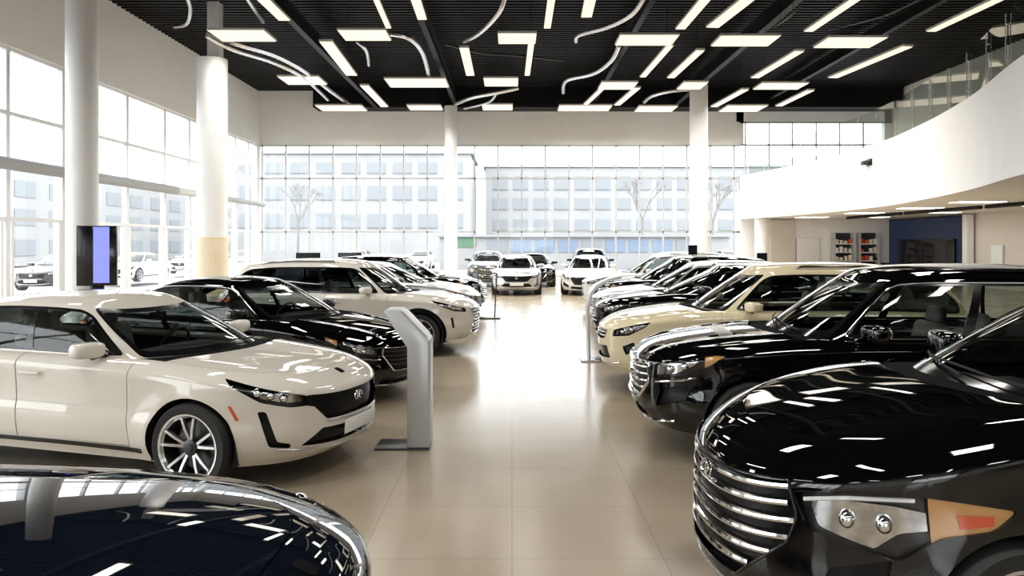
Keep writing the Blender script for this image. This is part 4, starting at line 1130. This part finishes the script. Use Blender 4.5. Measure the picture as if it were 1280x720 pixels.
for t in LT:
    kind, x, y, wx, wy, px = t[:6]; rz = t[6] if kind == 'long' else 0
    lb = light_label(t)
    root = empty('ceiling_light', (x, y, ZL), rz, lb, 'ceiling light', 'hanging rectangular ceiling lights')
    m_ = MB(); m_.box((0, 0, .05), (wx, wy, .07)); m_.build('housing', M['light_case'], root)
    m_ = MB(); m_.box((0, 0, .005), (wx * .97, wy * .97, .02)); m_.build('diffuser', M['lamp_emit'], root)
    ld = bpy.data.lights.new('lamp', 'AREA'); ld.shape = 'RECTANGLE'; ld.size = wx * .9; ld.size_y = wy * .9
    ld.energy = math.pi * wx * wy * .81 * LAMP; ld.color = (1.0, .965, .90); ld.spread = math.radians(146)
    lo = bpy.data.objects.new('lamp', ld); COL.objects.link(lo); lo.parent = root; lo.location = (0, 0, -.012)
    for s_ in (-1, 1):
        m_ = MB(); a = (wx * .35 * s_, 0) if kind == 'wide' else (0, wy * .38 * s_)
        m_.tube([(a[0], a[1], .08), (a[0], a[1], ZC - ZL + .02)], .008, seg=6); m_.build('hanging_rod', M['beam'], root)

# silver flexible ducts looping between the fittings
def flex(pts, r, label, m='flex'):
    P = [w_at(px, py, z) + (z,) for px, py, z in pts]
    P = [Vector(p) for p in P]; out = []
    for i in range(len(P) - 1):
        p0, p1, p2, p3 = P[max(i - 1, 0)], P[i], P[i + 1], P[min(i + 2, len(P) - 1)]
        for k in range(14):
            t = k / 14; out.append(.5 * ((2 * p1) + (-p0 + p2) * t + (2 * p0 - 5 * p1 + 4 * p2 - p3) * t * t + (-p0 + 3 * p1 - 3 * p2 + p3) * t**3))
    out.append(P[-1])
    rr = [r * (1 + .18 * (i % 2)) for i in range(len(out))]
    m_ = MB(); m_.tube(out, rr, seg=8); o = m_.build('flexible_duct', M[m]); tag(o, label, 'duct', 'silver flexible ducts under the black ceiling')
    for q in (out[len(out) // 3], out[-len(out) // 4]):
        h_ = MB(); h_.tube([q, (q.x, q.y, ZC + .02)], .005, seg=5); h_.build('hanger', M['beam'], o)
flex([(232, -8, 9), (238, 12, 9), (233, 30, 9), (218, 34, 9.3)], .05, 'silver flexible duct hanging at the top left of the ceiling')
flex([(306, -6, 9), (318, 12, 9), (329, 28, 9)], .05, 'short silver flexible duct left of the tilted front light')
flex([(258, 42, 8.9), (300, 56, 8.7), (345, 70, 8.8), (385, 92, 8.7), (415, 115, 8.8), (445, 136, 8.9)], .085, 'thick silver flexible duct sweeping down the left ceiling')
flex([(258, 45, 8.7), (290, 62, 8.5), (340, 78, 8.6), (380, 98, 8.5), (410, 125, 8.7)], .06, 'thinner silver duct running below the thick left duct')
flex([(446, 52, 8.8), (458, 64, 8.6), (461, 82, 8.8)], .05, 'small silver flexible duct below the left wide light')
flex([(487, 42, 8.9), (512, 48, 8.6), (528, 66, 8.6), (536, 94, 8.8)], .075, 'silver flexible duct curling right of the left wide light')
flex([(632, -6, 9), (626, 12, 8.7), (612, 30, 8.6), (596, 44, 8.7), (580, 52, 8.9)], .06, 'silver flexible duct left of the middle wide light')
flex([(806, -4, 9), (790, 18, 8.7), (760, 34, 8.6), (724, 44, 8.7), (720, 52, 8.8)], .06, 'silver flexible duct above the right wide light')
flex([(774, 57, 8.8), (764, 76, 8.6), (742, 92, 8.6), (708, 101, 8.7), (704, 116, 8.8)], .07, 'silver flexible duct curving beneath the right wide light')
flex([(648, 110, 8.8), (620, 116, 8.6), (590, 122, 8.6), (570, 130, 8.8)], .08, 'silver flexible duct reaching the slim back column')
flex([(620, 118, 8.6), (610, 128, 8.6), (580, 136, 8.7)], .05, 'thin silver duct just above the rear middle light')
flex([(862, 112, 8.8), (838, 114, 8.6), (815, 120, 8.6), (805, 128, 8.8)], .07, 'silver flexible duct left of the thick right column')
flex([(1000, 8, 9), (985, 22, 8.8), (968, 33, 8.9)], .03, 'dark thin cable between the right front lights', 'darkalloy')
flex([(1160, -6, 9), (1110, 18, 8.8), (1060, 32, 8.9), (1035, 38, 9)], .03, 'dark thin cable sagging above the far right lights', 'darkalloy')
flex([(556, 55, 9), (600, 66, 9), (650, 70, 9), (705, 76, 9)], .035, 'straight grey pipe crossing below the middle wide light', 'darkalloy')

# ------------------------------------------------------------------ outside
M['facade'] = noise_var(mat('concrete_facade', (.28, .28, .28), rough=.9), .3, (.27, .27, .275), (.30, .30, .30))
M['facade_glass'] = mat('facade_window', (.225, .238, .25), rough=.6, spec=.1)
M['shop_blue'] = mat('blue_shopfront', (.16, .21, .28), rough=.4)
M['shop_green'] = mat('green_sign', (.08, .17, .10), rough=.5)
def building(x0, x1, y, h, label, rows, ww=2.0, gap=1.0, depth=14):
    b = MB(); b.box(((x0 + x1) / 2, y + depth / 2, h / 2 - .2), (x1 - x0, depth, h)); b.box(((x0 + x1) / 2, y + depth / 2, h), (x1 - x0 + .6, depth + .6, .3))
    o = b.build('office_building', M['facade']); tag(o, label, 'building')
    for z0, z1 in rows:
        x = x0 + 1
        while x + ww < x1:
            m_ = MB(); m_.box((x + ww / 2, y - .02, (z0 + z1) / 2), (ww, .10, z1 - z0)); m_.box((x + ww / 2, y - .06, z0 - .05), (ww + .1, .2, .08)); m_.build('window', M['facade_glass'], o); x += ww + gap
    return o
building(-34, -5, 92, 13.0, 'pale office block outside behind the left half of the back glazing', [(4.0, 5.6), (7.4, 9.0), (10.6, 11.8)], 2.2, .9)
building(-3.5, 38, 100, 12.2, 'long pale office building outside behind the right half of the back glazing', [(3.8, 5.2), (6.6, 8.0), (9.2, 10.9)], 1.9, .8)
b = MB(); b.box((6.0, 66, 1.1), (24.0, 6, 2.9)); b.box((6, 66, 2.6), (24.6, 6.6, .18)); o = b.build('kiosk_building', M['facade']); tag(o, 'low shop pavilion outside with blue windows and green sign', 'building')
for i in range(9):
    m_ = MB(); m_.box((-1.2 + i * 1.95, 62.97, 1.75), (1.6, .08, 1.0)); m_.build('shop_window', M['shop_blue' if i % 4 else 'facade_glass'], o)
m_ = MB(); m_.box((-4.2, 62.95, 2.05), (2.4, .10, .75)); m_.build('shop_sign', M['shop_green'], o)
b = MB(); b.box((-50, 88, 4.4), (10, 104, 9)); o = b.build('side_building', M['facade']); tag(o, 'pale building outside beyond the left windows', 'building')
for zz in (1.6, 4.4, 7.0):
    for i in range(20): m_ = MB(); m_.box((-44.98, 39 + i * 5.2, zz), (.10, 3.0, 1.5)); m_.build('window', M['facade_glass'], o)
M['bark'] = mat('bare_bark', (.18, .17, .16), rough=.9)
for i, (x, y, h) in enumerate([(-22, 78, 9), (14, 82, 10), (20, 76, 9), (27, 85, 11), (-30, 40, 8)]):
    m_ = MB(); rnd = random.Random(i)
    m_.tube([(x, y, -.2), (x + .1, y, h * .45)], [.16, .10], seg=8)
    def branch(p, d, l, r, n):
        q = p + d * l; m_.tube([p, q], [r, r * .6], seg=5, caps=False)
        if n: 
            for k_ in range(3): branch(q, (d + Vector((rnd.uniform(-.6, .6), rnd.uniform(-.6, .6), rnd.uniform(-.1, .35)))).normalized(), l * .72, r * .6, n - 1)
    for k_ in range(4): branch(Vector((x + .1, y, h * .45)), Vector((rnd.uniform(-.5, .5), rnd.uniform(-.5, .5), 1)).normalized(), h * .18, .07, 3)
    o = m_.build('bare_tree', M['bark']); tag(o, ['bare tree outside before the left office block', 'bare tree outside left of the thick right column', 'bare tree outside near the right end of the back glazing', 'tallest bare tree outside at the far right of the glazing', 'bare tree outside the left windows'][i], 'tree')
# ------------------------------------------------------------------ showroom furniture
M['totem'] = mat('brushed_white_steel', (.50, .51, .52), rough=.32, metal=.3)
def info_stand(x, y, rz, label, h=1.27):
    """folded sheet-steel reader: upright shaft with a slanting head"""
    root = empty('information_stand', (x, y, 0), rz, label, 'information stand')
    w_, t_ = .34, .15
    # side profile in (local x = leaning direction, z)
    prof = [(-.05, .02), (.15, .02), (.15, h - .28), (-.12, h), (-.26, h), (-.25, h - .05), (-.05, h - .34)]
    m_ = MB(); n = len(prof)
    bm = bmesh.new(); vs = [bm.verts.new((a, -w_ / 2, b)) for a, b in prof] + [bm.verts.new((a, w_ / 2, b)) for a, b in prof]
    bm.faces.new(vs[:n][::-1]); bm.faces.new(vs[n:])
    for i in range(n): bm.faces.new((vs[i], vs[(i + 1) % n], vs[n + (i + 1) % n], vs[n + i]))
    bmesh.ops.recalc_face_normals(bm, faces=bm.faces); bmesh.ops.bevel(bm, geom=list(bm.edges), offset=.012, segments=2, profile=.5, affect='EDGES')
    bm.verts.index_update(); m_.add([v.co for v in bm.verts], [tuple(v.index for v in f_.verts) for f_ in bm.faces]); bm.free()
    m_.build('shaft', M['totem'], root, sharp=25)
    m_ = MB(); a, b = Vector((.142, 0, h - .268)), Vector((-.118, 0, h + .004)); d = (b - a).normalized(); nn = Vector((-d.z, 0, d.x)) * -1
    c = (a + b) / 2 + nn * .004; Rm = Matrix((d, Vector((0, 1, 0)), d.cross(Vector((0, 1, 0))))).transposed()
    m_.rbox(c, ((b - a).length * .84, w_ * .84, .008), .003, 2, Rm); m_.build('reading_panel', M['plate'], root)
    m_ = MB(); m_.rbox((-.10, 0, .008), (.50, .36, .016), .006, 2); m_.build('base_plate', M['darkalloy'], root)
    return root
info_stand(-.90, 7.05, 0, 'tall brushed white information stand beside the front of the nearest white sedan')
s2 = empty('information_stand', (1.22, 12.25, 0), 0, 'thin white curved information stand before the ivory crossover on the right', 'information stand')
m_ = MB(); pts = [(0, 0), (-.01, .5), (-.02, .85), (.02, 1.08), (.12, 1.22), (.30, 1.31), (.50, 1.36)]
vs = [(a, yy, b) for a, b in pts for yy in (-.16, .16)] + [(a + .035, yy, b - .03) for a, b in pts for yy in (-.16, .16)]; n = len(pts) * 2
fs = [(2 * i, 2 * i + 1, 2 * i + 3, 2 * i + 2) for i in range(len(pts) - 1)] + [(n + 2 * i, n + 2 * i + 2, n + 2 * i + 3, n + 2 * i + 1) for i in range(len(pts) - 1)] + [(2 * i + k, 2 * i + 2 + k, n + 2 * i + 2 + k, n + 2 * i + k) for i in range(len(pts) - 1) for k in (0, 1)]
m_.add(vs, fs); m_.build('curved_panel', M['totem'], s2)
m_ = MB(); m_.rbox((.06, 0, .012), (.36, .42, .024), .006, 2); m_.build('base_plate', M['satin'], s2)
s3 = empty('sign_stand', (-.62, 19.2, 0), 0, 'thin dark-framed sign stand at the end of the left row of cars', 'sign stand')
m_ = MB()
for q in (-.28, .18): m_.tube([(q, 0, .02), (q + .06, 0, 1.15)], .016, seg=8)
m_.tube([(-.22, 0, 1.14), (.24, 0, 1.14)], .016, seg=8); m_.build('frame', M['darkalloy'], s3)
m_ = MB(); m_.rbox((.01, 0, .78), (.40, .012, .62), .004, 2); m_.build('sign_panel', M['lens'], s3)
m_ = MB(); m_.rbox((-.05, 0, .015), (.75, .40, .03), .006, 2); m_.build('base_plate', M['darkalloy'], s3)

M['screen_violet'] = mat('violet_blue_screen', (.02, .02, .05), rough=.15, emit=(.16, .18, .62), es=1.0)
def display(x, y, z, w_, h_, rz, label, screen='screen_off', name='information_display', cat='display'):
    root = empty(name, (x, y, 0), rz, label, cat)
    m_ = MB(); m_.rbox((0, .0, z), (w_, .06, h_), .012, 2); m_.build('bezel', M['dark_plastic'], root)
    m_ = MB(); m_.box((0, -.032, z), (w_ * .92, .004, h_ * .88)); m_.build('screen', M[screen], root)
    m_ = MB(); m_.tube([(0, .04, .02), (0, .04, z)], .03, seg=12); m_.build('pole', M['satin'], root)
    m_ = MB(); m_.lathe([(.0, 0), (.24, 0), (.24, .02), (.06, .04), (0, .04)], axis='Z', c=(0, .04, 0), seg=28); m_.build('base', M['satin'], root)
display(-5.88, 21.92, 1.47, .68, .32, .1, 'black display on a pole behind the white crossover, left of the pair')
display(-4.68, 21.92, 1.47, .68, .32, -.1, 'black display on a pole behind the white crossover, right of the pair')
display(-6.0, 17.3, 1.26, .22, .22, .1, 'small black display peeking over the black sedan roof')
display(4.9, 20.6, 1.72, .24, .26, 0, 'small black display above the roofs of the right row')
display(7.4, 22.5, 1.50, .30, .24, 0, 'small dark display over the dark crossover roof on the right')
display(11.3, 23.0, 1.22, .26, .20, 0, 'tiny dark display just left of the video wall')
root = empty('advertising_screen', (-9.82, 18.0, 0), .30, 'tall black advertising screen with violet picture beside the nearest left column', 'screen')
m_ = MB(); m_.rbox((0, 0, 1.60), (.86, .16, 1.42), .02, 2); m_.build('cabinet', M['gloss_black'], root)
m_ = MB(); m_.box((.10, -.084, 1.62), (.34, .01, 1.32)); m_.build('screen', M['screen_violet'], root)
m_ = MB(); m_.rbox((0, 0, .46), (.30, .10, .92), .02, 2); m_.build('stand', M['gloss_black'], root)
m_ = MB(); m_.rbox((0, 0, .02), (.8, .5, .04), .01, 2); m_.build('base', M['gloss_black'], root)

# ------------------------------------------------------------------ the cars
def car(kind, p, colour, look, label, nx, ny, deg, sz=1.0, sc=1.0, group=None, wheel='five', lod=1.0):
    o = build_car(kind, p, colour, look, label, group, wheel, lod)
    return place(o, nx, ny, deg, p['xf'], sc, sz)
GL, GR = 'cars in the left row', 'cars in the right row'
L1 = car('sedan', SED_A, 'paint_white', LOOK_A, 'warm white sedan with slim dark grille, nearest whole car on the left', -1.28, 6.28, -17, .978, .993, GL, 'five')
R1 = car('sedan', SED_B, 'paint_black', LOOK_B, 'glossy black sedan with broad chrome-barred grille, nearest on the right', .93, 3.60, 184.5, 1.075, .93, GR, 'ten')
G1 = car('sedan', SED_G, 'paint_navy', LOOK_A, 'midnight navy car whose bonnet fills the bottom left corner', -.46, 2.3, 0, 1.02, 1, GL, 'ten')
L2 = car('sedan', dict(SEDAN, ridge=[(.68, .42, .02, .08)]), 'paint_black', LOOK_F, 'black sedan standing between the near white sedan and white crossover', -1.22, 9.13, -21, .985, .97, GL, 'multi')
L3 = car('crossover', SUV_D, 'paint_white', LOOK_D, 'white crossover with dark wheel arches, third in the left row', -.60, 13.4, -5, .954, .95, GL, 'five')
R2 = car('crossover', SUV_C, 'paint_black', LOOK_C, 'black crossover with chrome trim, second in the right row', 1.14, 7.2, 176, .995, 1.0, GR, 'ten')
R3 = car('crossover', SUV_D, 'paint_ivory', LOOK_E, 'ivory crossover parked third in the right row', 1.17, 10.2, 177, .962, .97, GR, 'five')

def rep(src, colour, label, nx, ny, deg, xf, group, sc=1.0, sz=1.0):
    """a further car of a kind already built: copies of the thing and its parts, own paint"""
    c = copy_tree(src); tag(c, label, 'car', group)
    if colour:
        def re(o):
            if o.type == 'MESH' and o.data.materials and o.data.materials[0] and o.data.materials[0].name.endswith('_paint') and o.data.materials[0] != M[colour]:
                key = (o.data.name, colour)
                if key not in RECOL:
                    d = o.data.copy(); d.materials[0] = M[colour]; RECOL[key] = d
                o.data = RECOL[key]
            for k in o.children: re(k)
        re(c)
    return place(c, nx, ny, deg, xf, sc, sz)
RECOL = {}
rep(L2, 'paint_silver', 'silver-grey sedan standing fourth in the left row', -.75, 18.0, -4, 2.45, GL)
rep(R2, 'paint_black', 'black crossover standing fifth in the left row', -.70, 20.6, -3, 2.4, GL, 1, .93)
rep(L3, 'paint_pearl', 'white crossover sixth in the left row, mostly hidden', -1.1, 23.2, -3, 2.4, GL, 1, .93)
rep(L1, 'paint_silver', 'silver sedan facing the camera at the end of the aisle', .17, 27.6, -90, 2.45, 'cars at the end of the aisle')
rep(L2, 'paint_black', 'black car half hidden behind the silver one facing the camera', 1.0, 32.9, -90, 2.45, 'cars at the end of the aisle')
rep(R1, 'paint_grey', 'dark grey car facing the camera left of the silver one', -1.05, 33.3, -88, 2.5, 'cars at the end of the aisle')
rep(L2, 'paint_pearl', 'white sedan facing the camera at the far right end of the aisle', 2.62, 27.5, -100, 2.45, 'cars at the end of the aisle')
rep(L3, 'paint_black', 'black crossover facing the camera behind the far white sedan', 3.6, 34.0, -93, 2.4, 'cars at the end of the aisle', 1, 1)
rep(L1, 'paint_black', 'dark sedan fourth in the right row behind the ivory crossover', 1.50, 13.9, 174, 2.45, GR, 1, 1.04)
rep(L3, 'paint_silver', 'silver crossover fifth in the right row', 1.75, 16.6, 175, 2.4, GR, 1, .90)
rep(R2, 'paint_black', 'black crossover sixth in the right row', 1.95, 19.3, 175, 2.4, GR, 1, .94)
rep(L3, 'paint_pearl', 'white crossover seventh and last in the right row', 2.05, 22.2, 175, 2.4, GR, 1, .98)
for i, (x, y, a, cc, lb) in enumerate([(-17.5, 20.5, -80, 'paint_silver', 'silver car parked outside the near left window'), (-19, 30, -85, 'paint_grey', 'grey car parked outside the middle left window'), (-19.5, 37, -90, 'paint_pearl', 'white car parked outside the far left window'), (-21, 48, -90, 'paint_silver', 'silver car parked outside beyond the left corner'),
                                      (-7, 56, -90, 'paint_pearl', 'white car parked outside before the pavilion, left'), (-12, 57, -90, 'paint_grey', 'grey car parked outside behind the back glazing, left'), (17, 57, -90, 'paint_pearl', 'white car parked outside behind the right column')]):
    rep(L1 if i % 2 else L2, cc, lb, x, y, a, 2.45, 'cars parked outside')
